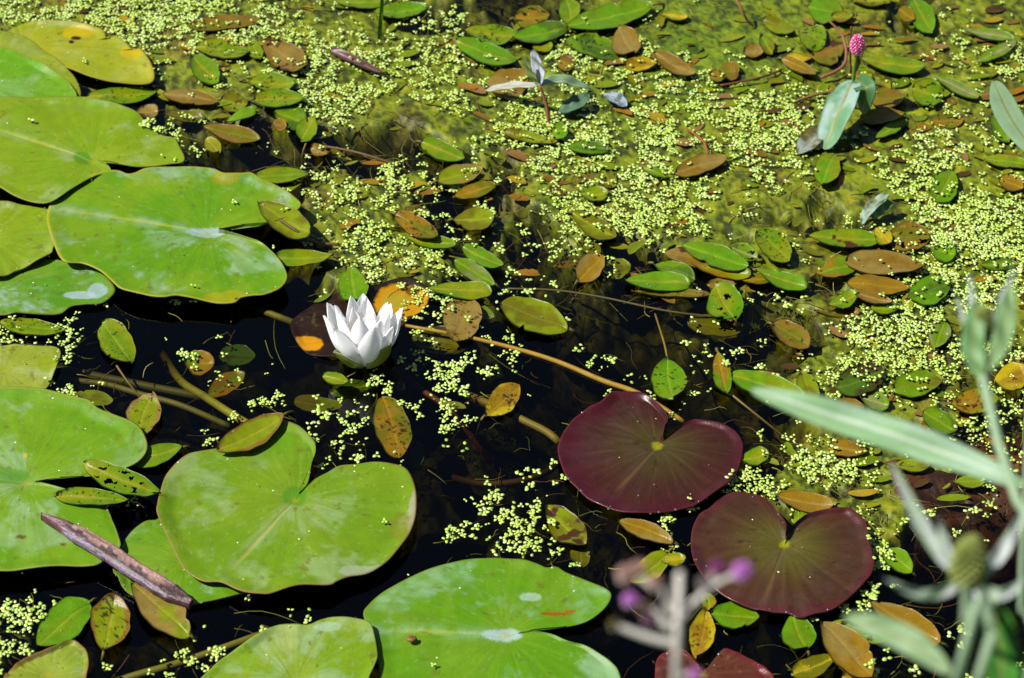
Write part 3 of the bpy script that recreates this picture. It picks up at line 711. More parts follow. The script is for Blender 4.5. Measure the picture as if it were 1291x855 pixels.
tw = stalk('bare twig lying in the dark gap at the upper left centre', [(405,184,.002),(440,190,.003),(470,198,.002),(505,210,-.004)], .0012, (130,100,70), 'twig'); tw['category'] = 'twig'; del tw['group']
tw = stalk('brown twig touching the yellow-green leaf over the broad pad', [(352,276,.019),(375,292,.016),(400,306,.004),(428,308,.002)], .0013, (120,96,60), 'twig'); tw['category'] = 'twig'; del tw['group']
tw = stalk('thin twig crossing algae beside the bright green patch', [(908,108,.002),(940,102,.004),(965,96,.004),(985,88,.002)], .0011, (130,84,60), 'twig'); tw['category'] = 'twig'; del tw['group']
tw = stalk('pale pink stem with a bud leaning out at the top edge', [(925,-6,.03),(935,12,.02),(942,26,.008),(950,33,.001)], .0013, (190,130,100), 'twig'); tw['category'] = 'twig'; del tw['group']
tw = stalk('red curved stem in duckweed above the pinkish brown leaf', [(866,163,.001),(880,172,.004),(889,182,.005),(892,196,.002)], .0011, (190,100,70), 'twig'); tw['category'] = 'twig'; del tw['group']

# submerged log
def lump_log():
    NU, NV = 120, 60
    A, B = P(1040, 668, -.05), P(1420, 640, -.055)
    d = B-A; L = np.linalg.norm(d); t = d/L; s = np.cross([0, 0, 1], t); V = []; Cc = []
    u, v = np.meshgrid(np.linspace(0, 1, NU), np.linspace(0, 2*math.pi, NV, endpoint=False), indexing='ij')
    r = .045*(.35+.75*sst(0, .22, u))*(1+.25*(fbm(u*9, np.cos(v)*3+5, 2, 4)-.5)+.12*(fbm(u*6, v*14, 9, 3)-.5))
    p = A+d*u[..., None]+s*(np.cos(v)*r*1.35)[..., None]+np.array([0, 0, 1])*(np.sin(v)*r)[..., None]
    c = mixc(np.tile(S(120, 66, 50), u.shape+(1,)), S(60, 36, 30), sst(.35, .65, fbm(u*8, v*9, 4, 5)))
    c = mixc(c, S(150, 110, 70), sst(.62, .75, fbm(u*40, v*22, 14, 3))*.5)
    F = [[i*NV+j, i*NV+(j+1) % NV, (i+1)*NV+(j+1) % NV, (i+1)*NV+j] for i in range(NU-1) for j in range(NV)]
    F += [list(range(NV))[::-1], [(NU-1)*NV+j for j in range(NV)]]
    o = mesh_obj('sunken_log', p.reshape(-1, 3), F, M_bark, col=c.reshape(-1, 3))
    tag(o, 'dark reddish brown log just under the water at the right edge', 'log')
lump_log()
# bark fragment
def bark():
    NU, NV = 110, 28
    pts = spline([P(52, 651, .017), P(80, 664, .018), P(125, 690, .017), P(175, 722, .015), P(212, 745, .013), P(241, 762, .012)], NU)
    V = []; Cc = []
    for i in range(NU):
        u = i/(NU-1); t = pts[min(i+1, NU-1)]-pts[max(i-1, 0)]; t /= np.linalg.norm(t); s = np.cross([0, 0, 1], t); s /= np.linalg.norm(s)
        wv = .0066*min(1, .12+u*3.4)*(1-.6*max(0, u-.88)/.12)*(1+.25*(fbm(np.array(u*14.), np.array(1.), 3, 3)-.5))
        for j in range(NV):
            th = 2*math.pi*j/NV; ct, sn = math.cos(th), math.sin(th)
            rn = float(fbm(np.array(u*14.), np.array(ct*6+9), 8, 4)-.5)
            x = math.copysign(abs(ct)**.7, ct)*wv*(1+.22*rn); zz = math.copysign(abs(sn)**.5, sn)*.0026*(1+.5*rn)
            zz += .002*(ct)                      # tilted so that the far side stands higher
            V.append(pts[i]+s*x+np.array([0, 0, zz]))
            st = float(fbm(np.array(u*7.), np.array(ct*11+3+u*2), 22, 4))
            wood_face = (ct > .05+.2*math.sin(u*31)) and sn > -.1 and .2 < u < .87  # bare pinkish wood on the far upper side, dark bark elsewhere
            c = lin((196, 154, 140))*.4 if wood_face else lin((82, 54, 58))*.42
            if wood_face: c = c*(1.15-.5*max(0, min(1, (st-.4)*5))) if st < .64 else lin((120, 84, 84))*.5
            if ct < -.35 and st > .5: c = lin((136, 114, 140))*.5  # glints along the dark near side, painted in as paler mauve
            if u <= .16: c = lin((104, 60, 66))*.5
            if u >= .87: c = lin((70, 38, 44))*.5
            Cc.append(c)
    F = [[i*NV+j, (i+1)*NV+j, (i+1)*NV+(j+1) % NV, i*NV+(j+1) % NV] for i in range(NU-1) for j in range(NV)]
    F += [list(range(NV))[::-1], [(NU-1)*NV+j for j in range(NV)]]
    o = mesh_obj('bark_fragment', V, F, M_bark, col=np.array(Cc))
    tag(o, 'splintered strip of bark, pinkish wood up, across two lily pads', 'bark')
bark()
# small snail on the largest bottom pad
c = P(518, 806, .009); pr = []
for i in range(40):
    t = i/39; a = t*4.2*math.pi; r = .0006+.0022*t
    pr.append((c+np.array([math.cos(a)*r, math.sin(a)*r*.9, .0022*(1-t)+.0005]), .0005+.0011*t))
v, f = tube_data([p for p, _ in pr], [r for _, r in pr], 8, 80)
sn = empty('pond_snail', c, 'tiny brown snail on the largest bottom lily pad', 'snail')
rebase(mesh_obj('shell', v, f, M_bark, col=np.tile(S(170, 120, 80), (len(v), 1))), sn)
v, f = tube_data([c+[-.001, -.001, -.0004], c+[.002, -.001, 0], c+[.0042, .0005, .0004]], [.0006, .0011, .0007], 8)
rebase(mesh_obj('foot', v, f, M_bark, col=np.tile(S(80, 60, 50), (len(v), 1))), sn)

# ---------------------------------------------------------------- the open flower
def petal(L, Wd, t0, t1, az, zb, r0, cin, cout, cup, name, parent, twist=0, seed=0):
    NU, NV = 26, 12
    us = np.linspace(0, 1, NU+1); tilt = t0+(t1-t0)*sst(0, .75, us)
    rr = r0+np.r_[0, np.cumsum(np.sin(tilt[:-1])*L/NU)]; zz = zb+np.r_[0, np.cumsum(np.cos(tilt[:-1])*L/NU)]
    V = []; Cc = []
    er = np.array([math.cos(az), math.sin(az), 0]); et = np.array([-math.sin(az), math.cos(az), 0])
    for i, u in enumerate(us):
        hw = Wd/2*(math.sin(math.pi*min(1, (u*.93+.07))**1.15))**.8*(1.0 if u < .995 else .1)
        nrm = np.array([math.cos(tilt[i]), math.sin(tilt[i])])   # inward is -r,+z
        for j in range(NV+1):
            v = 2*j/NV-1
            cc = cup*hw*v*v*1.0 + .0008*math.sin(u*7+seed)*v
            p = er*(rr[i]-cc*math.cos(tilt[i])) + np.array([0, 0, zz[i]+cc*math.sin(tilt[i])]) + et*(v*hw+twist*u*.004)
            V.append(p)
            k = .07*math.cos(v*26+.8*math.sin(u*4)); base = cin*(1+k*.7)*(1-.03*u)
            if u < .18: base = base*.9+np.array([.05, .06, .0])*(1-u/.18)
            Cc.append(base)
    n = (NU+1)*(NV+1)
    # outer skin
    for q in range(n):
        i, j = divmod(q, NV+1); V.append(V[q]+er*.0006*math.cos(tilt[i])-np.array([0, 0, .0006*math.sin(tilt[i])]))
        e = abs(2*j/NV-1); Cc.append(cout if e < .8 else cout*.6+cin*.4)
    F = []; m = NV+1
    for i in range(NU):
        for j in range(NV):
            a = i*m+j; F.append([a, a+1, a+m+1, a+m]); F.append([n+a, n+a+m, n+a+m+1, n+a+1])
    for i in range(NU):
        for j in (0, NV):
            a = i*m+j; F.append([a, a+m, n+a+m, n+a])
    return mesh_obj(name, V, F, M_petal, parent, col=np.array(Cc))
fb = P(460, 462, -.002)
fl = empty('water_lily', tuple(fb), 'open white water lily with pointed petals and green outer sepals', 'flower')
WH = np.array([.985, .985, .985]); WO = np.array([.95, .95, .95])
R = math.radians; fl.rotation_euler = (R(-14), 0, 0)
for i, (a, L, W_, t0, t1) in enumerate([(222, .037, .024, 70, 36), (-42, .042, .024, 66, 24), (50, .046, .024, 70, 26), (135, .046, .024, 70, 26)]):
    petal(L, W_, R(t0), R(t1), R(a), 0, .004, SB(215, 222, 180), SB(150, 160, 50), .5, 'sepal', fl, seed=i)
for i in range(8):
    a = 12+i*45+rng.uniform(-6, 6); petal(rng.uniform(.053, .060), .0232, R(60), R(12+rng.uniform(-4, 5)), R(a), .002, .0035, WH, WO, .5, 'petal', fl, seed=i+9, twist=rng.uniform(-1, 1))
for i in range(8):
    a = 34+i*45+rng.uniform(-6, 6); petal(rng.uniform(.052, .058), .0195, R(46), R(6+rng.uniform(-4, 5)), R(a), .004, .0035, WH, WO, .55, 'petal', fl, seed=i+19, twist=rng.uniform(-1, 1))
for i in range(6):
    a = 10+i*60+rng.uniform(-6, 6); petal(rng.uniform(.040, .046), .014, R(34), R(5+rng.uniform(-3, 5)), R(a), .006, .003, WH, WO, .5, 'petal', fl, seed=i+29)
pr = []
for i in range(44):
    a = i*2.4; r = .003+.006*(i/44)
    p0 = np.array([math.cos(a)*r*.6, math.sin(a)*r*.6, .008]); p1 = p0+[math.cos(a)*r*.5, math.sin(a)*r*.5, .014]; p2 = p1+[-math.cos(a)*.001, -math.sin(a)*.001, .007]
    v, f = tube_data([p0, p1, p2], [.0009, .0009, .0006], 6, 7); pr.append((v, f, SB(250, 205, 70)))
v, f, c = merge(pr); mesh_obj('stamens', v, f, M_petal, fl, col=c)
fs = mesh_obj('stalk', *tube_data([(0, 0, .004), (.002, .004, -.02), (.02, .03, -.12), (.05, .08, -.4)], .003, 8), M_thread, fl)
fs.data.color_attributes.new('Col', 'FLOAT_COLOR', 'POINT').data.foreach_set('color', list(S(110, 90, 30))*0+[.06, .045, .015, 1]*len(fs.data.vertices))

# ---------------------------------------------------------------- ribbons (blades and leaves with a midrib), used by the upright plants
def ribbon(name, pts, wid, col, parent=None, nrm=(0, -.6, .8), fold=.25, rib=None, n=40, prof='leaf', mat=None, thick=.0006, c2=None, seed=0, p=.6):
    pts = spline(np.asarray(pts, float), n+1); NV = 12; V = []; Cc = []
    nrm = np.asarray(nrm, float)
    for i in range(n+1):
        u = i/n; t = pts[min(i+1, n)]-pts[max(i-1, 0)]; t /= np.linalg.norm(t)
        s = np.cross(t, nrm); s /= np.linalg.norm(s); nn = np.cross(s, t); nn = nn/np.linalg.norm(nn)
        if np.dot(nn, nrm) < 0: nn = -nn
        if prof == 'leaf': hw = wid/2*max(0, 4*u*(1-u))**p
        elif prof == 'blade': hw = wid/2*(1-u**3)*min(1, .35+u*3)
        else: hw = wid/2*(1-u)**.35*min(1, .5+u*2)
        for j in range(NV+1):
            v = 2*j/NV-1
            V.append(pts[i]+s*v*hw+nn*(abs(v)*hw*fold+.0006*math.sin(u*17+v*2+seed)))
            c = np.asarray(col)*(1+.05*math.cos(v*30))
            if c2 is not None: c = c+(np.asarray(c2)-c)*float(sst(.4, .65, fbm(np.array(u*5+seed), np.array(v*1.5), seed, 3)))
            if rib is not None and abs(v) < .13: c = np.asarray(rib)
            Cc.append(c)
    m = NV+1; k = len(V)
    top = np.array(V); ce = top.reshape(n+1, m, 3)
    nl = np.zeros_like(ce); nl[:] = nrm/np.linalg.norm(nrm)
    V = np.concatenate([top, (ce-nl*thick).reshape(-1, 3)]); Cc = np.concatenate([np.array(Cc), np.array(Cc)*.9])
    F = []
    for i in range(n):
        for j in range(NV):
            a = i*m+j; F += [[a, a+1, a+m+1, a+m], [k+a, k+a+m, k+a+m+1, k+a+1]]
        for j in (0, NV):
            a = i*m+j; F.append([a, a+m, k+a+m, k+a])
    o = mesh_obj(name, V, F, mat or M_blade, col=Cc)
    if parent is not None: rebase(o, parent)
    return o
def above(px, py, base_px, base_py):   # a point right above the water spot (base) that is seen at the height py
    b = P(base_px, base_py, 0); d = ray(px, py); t = b[1]/d[1]
    return np.array([0, 0, H])+d*t

# green shoots at the top
for (x, y, yt, lab, ln) in [(477, 56, -40, 'tall vivid green shoot standing out of duckweed at the top', 9), (341, 16, -60, 'short green shoot cut by the top edge above the crumpled brown leaf', 6)]:
    b = P(x, y, -.01); t = above(x+6, yt, x, y); o = ribbon('reed_shoot', [b, (b+t)/2+[.001, 0, 0], t], .0045, S(110, 186, 40), nrm=(0, -1, .1), fold=.5, prof='grass'); tag(o, lab, 'shoot', 'green reed shoots')

# silvery sprig in the upper centre
B0 = P(692, 160, -.005)
sp = empty('bistort_sprig', tuple(B0), 'silvery leaved sprig with a reddish stem standing in algae', 'plant')
J = above(680, 108, 688, 145)
tube('stem', [B0, (B0+J)/2+[.002, 0, .002], J], [.0018, .0016, .0014], M_thread, sp, col=S(190, 120, 110))
def dl(px, py, bpx, bpy): return above(px, py, bpx, bpy)
ribbon('leaf', [J, dl(680, 88, 684, 140), dl(674, 62, 684, 140)], .0155, SB(224, 230, 240), sp, nrm=(-.6, -.5, .6), rib=S(200, 205, 200), c2=SB(150, 166, 186), seed=2)
ribbon('leaf', [J, dl(668, 90, 680, 142), dl(662, 70, 676, 142)], .008, SB(140, 164, 90), sp, nrm=(-.6, -.6, .4), rib=S(170, 180, 120), seed=3)
ribbon('leaf', [J, P(645, 108, .02), P(612, 114, .006)], .009, SB(190, 190, 176), sp, nrm=(0, -.3, 1), rib=S(190, 190, 180), seed=4)
ribbon('leaf', [J, P(708, 101, .024), P(745, 112, .006)], .014, SB(168, 198, 150), sp, nrm=(0, -.2, 1), rib=S(170, 190, 160), seed=5)
ribbon('leaf', [P(703, 140, .006), P(722, 133, .010), P(742, 118, .012)], .016, SB(92, 128, 98), sp, nrm=(0, -.2, 1), rib=S(110, 140, 110), seed=6)
o = ribbon('fallen_leaf', [P(763, 118, .004), P(776, 124, .007), P(790, 134, .004)], .015, SB(175, 190, 200), nrm=(0, -.1, 1), rib=S(190, 200, 190), c2=S(120, 140, 130), seed=7)
tag(o, 'small silvery leaf with a brown tip right of the silvery sprig', 'leaf')
# bistort with the pink flower
B1 = P(1078, 140, -.005)
bp = empty('flowering_bistort', tuple(B1), 'water plant with one pink flower head and drooping silvery green leaves', 'plant')
T1 = above(1080, 66, 1078, 140); J1 = above(1076, 101, 1078, 140)
tube('stem', [B1, J1, T1], [.0018, .0018, .0014], M_thread, bp, col=S(130, 170, 50))
ribbon('leaf', [J1, P(1066, 122, .035), P(1052, 155, .020), P(1040, 189, .002)], .030, SB(116, 168, 120), bp, nrm=(-.45, -.35, .85), rib=S(190, 205, 140), c2=SB(165, 195, 182), seed=11, n=50, p=.45)
ribbon('leaf', [J1+[.001, 0, 0], P(1092, 112, .045), P(1087, 143, .012)], .019, SB(80, 130, 80), bp, nrm=(-.3, -.55, .75), rib=S(170, 190, 120), seed=12, p=.5)
ribbon('leaf', [P(1042, 158, .006), P(1024, 175, .006), P(1006, 194, .003)], .021, SB(160, 172, 160), bp, nrm=(0, -.1, 1), rib=S(170, 180, 150), c2=S(150, 140, 90), seed=13)
tube('side_stem', [P(1035, 98, .004), P(1060, 86, .008), P(1067, 70, .014), P(1062, 45, .022), P(1046, 27, .03)], [.0017, .0015, .001], M_thread, bp, col=S(176, 110, 100))
tube('side_stem', [P(1073, 92, .01), P(1072, 72, .03), above(1073, 34, 1075, 125)], [.0012, .001, .0007], M_thread, bp, col=S(186, 110, 110))
tube('side_stem', [P(1003, 128, .002), P(1020, 122, .004), P(1045, 116, .006), P(1072, 118, .004)], .0014, M_thread, bp, col=S(160, 120, 80))
pr = []; T1c = T1+np.array([0, 0, .008])
for i in range(130):
    zf = 1-2*(i+.5)/130; a = i*2.39996; r = math.sqrt(1-zf*zf)
    c = T1c+np.array([math.cos(a)*r*.0052, math.sin(a)*r*.0052, zf*.0092])
    dr = np.array([math.cos(a)*r, math.sin(a)*r, zf*.6+.2]); dr /= np.linalg.norm(dr)
    v, f = tube_data([c-dr*.001, c+dr*.0008, c+dr*.002], [.0006, .00125, .0004], 5, 4)
    pr.append((v, f, SB(*[(250, 130, 196), (236, 96, 170), (255, 200, 228)][i % 3])*1.1))
v, f, c = merge(pr); rebase(mesh_obj('flower_head', v, f, M_petal, col=c), bp)
# other silvery leaves
o = ribbon('fallen_leaf', [P(1086, 283, .003), P(1098, 262, .014), P(1122, 244, .022)], .012, SB(160, 185, 165), nrm=(-.5, -.3, .8), rib=S(190, 205, 180), c2=S(110, 140, 110), seed=21)
tag(o, 'pale silvery curled leaf leaning up above the right duckweed carpet', 'leaf')
o = ribbon('fallen_leaf', [P(1100, 276, .003), P(1112, 262, .010), P(1126, 256, .014)], .014, SB(110, 160, 90), nrm=(-.5, -.3, .8), rib=S(160, 190, 140), seed=22)
tag(o, 'small green curled leaf beside the pale silvery curled one', 'leaf')
o = ribbon('grass_blade', [P(1310, 200, .10), P(1275, 150, .10), P(1252, 102, .09)], .022, SB(130, 160, 120), nrm=(-.5, -.4, .8), rib=S(150, 170, 130), seed=23)
tag(o, 'grey-green blade leaning in from the right edge below the narrow greyish leaves', 'blade')

# ---------------------------------------------------------------- bank plants in the foreground (out of focus)
PG = SB(168, 196, 158); PW = SB(206, 214, 212)
def fpt(px, py, d): return Q(px, py, d)
def px2m(px, d): return px*d/FP
def to_bank(p, y=None):          # the foot of a stem on the bank below point p
    y = min(p[1]-.02, .84) if y is None else y
    return np.array([p[0]*.98, y, .03])
# 1. the plant with the long blurred blade
D = 1.15
pA = fpt(1293, 612, D)
root = np.array([pA[0]+.012, .84, .03])
pl = empty('bank_herb', tuple(root), 'bank plant at the right edge with one long pale green blade', 'plant', 'bank plants in the foreground')
tube('stem', [root, fpt(1289, 900, 1.02), fpt(1286, 760, 1.08), pA, fpt(1300, 400, 1.22)], [.0022, .002, .0012, .0008], M_blade, pl, col=PG)
ribbon('leaf', [fpt(1291, 612, D), fpt(1230, 586, D+.01), fpt(1150, 556, D+.02), fpt(1040, 520, D+.03), fpt(945, 490, D+.04)], px2m(44, D), SB(146, 188, 132), pl, nrm=(0, -.64, .77), rib=SB(220, 230, 216), fold=.12, c2=SB(168, 200, 168), seed=31, n=60, p=.55)
# 2. the thistle-like bud, lower right
def bud_plant(label, hx, hy, d, hr, bracts, stems, leaves, hc=(176,188,104)):
    hp = fpt(hx, hy, d); r_ = np.array([hp[0], .84-.0, .03])
    pl = empty('budding_herb', tuple(r_), label, 'plant', 'bank plants in the foreground')
    m = px2m(hr, d); pr = []
    for i in range(150):
        zf = 1-2*(i+.5)/150; a = i*2.39996; r = math.sqrt(max(0, 1-zf*zf))*(1-.25*zf)
        c = hp+np.array([math.cos(a)*r*m, math.sin(a)*r*m, zf*m*1.95]); dr = np.array([math.cos(a)*r, math.sin(a)*r, .5+zf]); dr /= np.linalg.norm(dr)
        v, f = tube_data([c-dr*m*.2, c+dr*m*.1, c+dr*m*.32], [m*.17, m*.16, m*.02], 5, 4); pr.append((v, f, SB(*hc)))
    v, f, c = merge(pr); rebase(mesh_obj('flower_head', v, f, M_blade, col=c), pl)
    b0 = hp-np.array([0, 0, m*1.8])
    for (x, y, dd, wd) in bracts:
        e = fpt(x, y, dd); mid = (b0+e)/2+np.array([0, -.004, -.004])
        ribbon('bract', [b0, mid, e], px2m(wd, d), PW, pl, nrm=(0, -.7, .7), fold=.35, rib=S(200, 205, 196), prof='blade', c2=PG, seed=x)
    for st in stems:
        pts = [b0 if s is None else fpt(*s) for s in st]; pts.append(np.array([pts[-1][0], .84, .03]))
        tube('stem', pts, [px2m(6, d), px2m(7, d), px2m(8, d)], M_blade, pl, col=PG, seg=10)
    for (pts, wd, c) in leaves:
        ribbon('leaf', [fpt(*q) for q in pts], px2m(wd, d), SB(*c), pl, nrm=(0, -.64, .77), fold=.2, rib=S(180, 200, 160), seed=pts[0][0])
    return pl
bud_plant('bank plant with a blurred oval green bud and spreading pale bracts', 1222, 708, .98, 20,
  [(1122, 580, 1.0, 20), (1182, 652, .99, 15), (1298, 632, 1.0, 18), (1112, 728, .97, 16), (1300, 728, .97, 18), (1255, 760, .95, 14)],
  [[None, (1214, 790, .96), (1202, 870, .94)], [(1240, 745, .97), (1240, 800, .955), (1226, 880, .94)]],
  [([(1200, 850, .94), (1140, 805, .955), (1064, 776, .97)], 34, (140, 172, 122)), ([(1262, 900, .93), (1262, 830, .95), (1248, 752, .98)], 46, (70, 140, 40))])
bud_plant('bank plant with the upper blurred bud above the long pale blade', 1238, 408, 1.12, 13,
  [(1222, 346, 1.14, 12), (1278, 338, 1.14, 14), (1205, 372, 1.13, 9), (1282, 392, 1.12, 12)],
  [[None, (1240, 480, 1.10), (1262, 570, 1.08), (1292, 660, 1.05), (1330, 780, 1.0)]],
  [([(1238, 478, 1.1), (1226, 440, 1.11), (1232, 378, 1.12)], 28, (120, 168, 104)), ([(1240, 470, 1.1), (1262, 430, 1.11), (1274, 360, 1.13)], 24, (140, 178, 120))], hc=(170,180,96))
# 3. the branched plant with pink buds, bottom centre
d = .86
root = np.array([fpt(850, 855, d)[0], .5, .06])
kp = empty('pink_budded_herb', tuple(root), 'blurred branching plant with small pink buds at the bottom', 'plant', 'bank plants in the foreground')
J = fpt(852, 800, d); st0 = fpt(850, 900, d)
SG = SB(226, 222, 212)
tube('stem', [root, st0, J, fpt(848, 760, d)], [px2m(6.5, d), px2m(6, d), px2m(5, d)], M_blade, kp, col=SG, seg=10)
for pts, r0 in [([(848, 790), (880, 755), (905, 735), (935, 722)], 7), ([(848, 775), (835, 745), (825, 735)], 7), ([(852, 812), (815, 803), (775, 788)], 8),
                ([(845, 795), (830, 775), (812, 762), (795, 757)], 6), ([(880, 755), (895, 735), (903, 718)], 5), ([(828, 745), (808, 730), (793, 722)], 6),
                ([(840, 788), (826, 784), (818, 780)], 5), ([(852, 850), (865, 852), (874, 852)], 5)]:
    tube('branch', [fpt(x, y, d) for x, y in pts], [px2m(r0*.7, d), px2m(r0*.5, d)], M_blade, kp, col=SG)
def bud(px, py, r, c, cc):
    p = fpt(px, py, d); m = px2m(r, d); pr = []
    for i in range(46):
        zf = 1-2*(i+.5)/46; a = i*2.39996; q = math.sqrt(1-zf*zf); dr = np.array([math.cos(a)*q, math.sin(a)*q, zf]); cpt = p+dr*m*.8
        v, f = tube_data([cpt-dr*m*.3, cpt+dr*m*.15, cpt+dr*m*.35], [m*.22, m*.2, m*.04], 5, 4); pr.append((v, f, c if zf > -.35 else cc))
    v, f, cl = merge(pr); rebase(mesh_obj('bud', v, f, M_petal, col=cl), kp)
PK = SB(214, 140, 220); PD = SB(160, 80, 140); BR = SB(196, 160, 150)
for x, y, r, c in [(936, 721, 13, PK), (904, 717, 10, PD), (795, 757, 10, PK), (819, 780, 10, S(190, 120, 180)), (790, 725, 13, BR), (806, 716, 10, BR), (826, 735, 10, BR), (812, 765, 9, S(170, 120, 120)), (775, 788, 7, S(180, 166, 120)), (876, 852, 9, PK), (888, 735, 9, S(176, 160, 160)), (842, 750, 9, S(150, 140, 140))]:
    bud(x, y, r, c, SG)

# ---------------------------------------------------------------- duckweed, strands, litter
def level(px, py):
    """what floats under an image point: 0 nothing, else its level"""
    lv = np.zeros(px.shape); kd = np.zeros(px.shape, int)
    for poly, z, kind, o in SHAPES:
        if z < .0015: continue
        mn, mx = poly.min(0), poly.max(0)
        s = (px > mn[0]) & (px < mx[0]) & (py > mn[1]) & (py < mx[1])
        i = np.where(s)[0]
        if not len(i): continue
        h = inpoly(poly, px[i], py[i]); i = i[h]
        up_ = i[z > lv[i]]; lv[up_] = z; kd[up_] = 1 if kind == 'pad' else 2
    return lv, kd
def duckweed():
    NC = 125000
    px = rng.uniform(-60, 1350, NC); py = rng.uniform(-70, 900, NC)
    wp = P(px, py); dg = gridval(DUCK, np.clip(px, 0, 1290), np.clip(py, 0, 850))
    n1 = fbm(wp[:, 0]*38, wp[:, 1]*30, 61, 4); n2 = fbm(wp[:, 0]*150, wp[:, 1]*120, 71, 3)
    pr = (dg/9)**1.15*.95 * np.clip((n1-.36)*5.0+(dg-4)*.15, 0.0, 1.6) * np.clip((n2-.3)*3.2+(dg-5)*.12, .05, 1.4)
    lv, kd = level(px, py)
    pr = pr*np.where(kd == 1, .0, np.where(kd == 2, .10, 1))
    keep = rng.random(NC) < pr
    cl = list(zip(wp[keep, 0], wp[keep, 1]))
    # small colonies seen singly on the dark water and on pads
    man = [(770,456,5),(742,460,4),(690,310,4),(660,292,5),(665,375,4),(700,358,4),(645,428,6),(655,440,5),(615,425,5),(575,462,14),(590,448,12),(610,470,8),(566,476,14),(560,489,8),(585,497,6),(620,465,6),
      (560,520,8),(572,533,5),(587,530,6),(562,543,5),(519,512,5),(505,508,3),(528,524,2),(475,483,9),(488,495,5),(450,540,9),(460,532,5),(438,545,5),(428,567,4),(402,556,5),(390,547,4),(452,578,7),(405,588,5),(340,507,7),(352,500,4),(420,560,3),
      (865,632,9),(870,640,9),(890,622,16),(910,615,14),(935,605,18),(948,597,14),(960,605,8),(840,655,9),(842,672,6),(846,689,4),(640,650,12),(655,660,10),(672,690,16),(655,693,12),(690,668,9),(700,698,5),(727,711,4),(568,678,7),(575,668,3),(612,646,4),(630,655,6),(676,650,7),
      (1105,690,26),(1108,705,24),(1112,715,14),(1098,748,14),(1092,765,12),(1100,740,9),(1064,768,6),(1130,738,3),(1153,845,6),(1098,850,4),(1215,790,5),(1210,815,3),(1168,647,4),(1204,672,4),
      (228,826,6),(240,834,5),(262,845,6),(275,830,8),(8,810,14),(25,815,9),(5,822,9),(35,822,6),(213,855,6),(133,842,3),(168,634,5),(315,754,2),(388,783,4),(334,795,2),(516,725,1),(605,743,5),(543,760,3),(548,849,2),(1285,840,3),
      (82,455,5),(88,455,3),(66,484,4),(85,490,8),(92,498,5),(75,420,6),(90,415,5),(228,447,5),(240,447,8),(295,524,6),(262,553,6),(268,556,4),(258,543,3),(318,509,5),(328,505,4),(872,497,4),(846,524,5),(824,502,4),(768,498,4),(700,585,4),(712,603,2),(960,547,4),(888,435,2),(930,445,5),(958,463,4),(918,468,5),(600,318,1),(640,346,4),(575,240,4),(598,222,3),(620,268,4),(565,288,3),(573,302,3),(560,272,5),(627,227,3),
      (298,272,2),(223,218,1),(135,640,1),(487,671,1),(42,170,1),(105,85,2),(192,172,6),(186,176,6),(200,180,5),(112,378,3),(132,384,2),(220,380,5),(245,379,2)]
    for (x, y, n) in man:
        for q in range(n):
            r = 2.2*math.sqrt(n)*math.sqrt(random.random()); a = random.random()*6.28
            qx, qy = x+r*math.cos(a)*1.3, y+r*math.sin(a)*.8
            if n > 2 and level(np.array([qx]), np.array([qy]))[1][0] == 1 and not (180 < x < 210 and y < 190): continue
            p = P(qx, qy); cl.append((p[0], p[1]))
    occ = set(); fr = []
    random.shuffle(cl)
    def put(x, y, ang, s):
        k = (int(x/.0019), int(y/.0019))
        if k in occ: return
        occ.add(k); fr.append((x, y, ang, s))
    for (x, y) in cl:
        a = random.random()*6.28; nf = random.choice([1, 2, 2, 3, 3, 4, 5]); s = random.uniform(.72, 1.08)*(.72 if random.random() < .35 else 1)
        for j in range(nf):
            aa = a+j*2.1+random.uniform(-.3, .3)
            put(x+math.cos(aa)*.0021*s, y+math.sin(aa)*.0021*s, aa, s*random.uniform(.75, 1.1))
    fr = np.array(fr); print('duckweed fronds', len(fr))
    # back to the picture to know what lies below each frond
    X = np.stack([fr[:, 0], fr[:, 1], np.zeros(len(fr))], 1)-np.array([0, 0, H])
    dz = X@fw; ipx = 645.5+FP*(X@rt)/dz; ipy = 427.5-FP*(X@up)/dz
    lv, kd = level(ipx, ipy)
    zb = np.where(lv > 0, lv+.0012, .0008)+rng.uniform(0, .0005, len(fr)); zb = np.where((lv == 0) & (rng.random(len(fr)) < .2), -rng.uniform(.0006, .006, len(fr)), zb)
    # seeds keep their place when raised: slide toward where that level is seen
    NB = 9; th = np.arange(NB)*2*math.pi/NB
    n = len(fr); a = fr[:, 2][:, None]; s = fr[:, 3][:, None]
    lx = np.cos(th)[None]*.0019*s*(1+.08*np.cos(th)[None]); ly = np.sin(th)[None]*.00138*s
    V = np.zeros((n, NB+1+NB, 3))
    tx = rng.uniform(-.12, .12, n)[:, None]; ty = rng.uniform(-.12, .12, n)[:, None]
    wxx = fr[:, 0][:, None]+lx*np.cos(a)-ly*np.sin(a); wyy = fr[:, 1][:, None]+lx*np.sin(a)+ly*np.cos(a)
    V[:, 1:NB+1, 0] = wxx; V[:, 1:NB+1, 1] = wyy; V[:, 1:NB+1, 2] = zb[:, None]+tx*lx+ty*ly
    V[:, 0, 0] = fr[:, 0]; V[:, 0, 1] = fr[:, 1]; V[:, 0, 2] = zb+.00010
    V[:, NB+1:, 0] = wxx; V[:, NB+1:, 1] = wyy; V[:, NB+1:, 2] = V[:, 1:NB+1, 2]-.0003
    base = np.arange(n)[:, None, None]*(2*NB+1)
    tri = np.array([[0, 1+k, 1+(k+1) % NB] for k in range(NB)])[None]+base
    quad = np.array([[1+k, 1+NB+k, 1+NB+(k+1) % NB, 1+(k+1) % NB] for k in range(NB)])[None]+base
    F = tri.reshape(-1, 3).tolist()+quad.reshape(-1, 4).tolist()
    t = rng.random(n); hue = fbm(fr[:, 0]*20, fr[:, 1]*20, 5, 3)
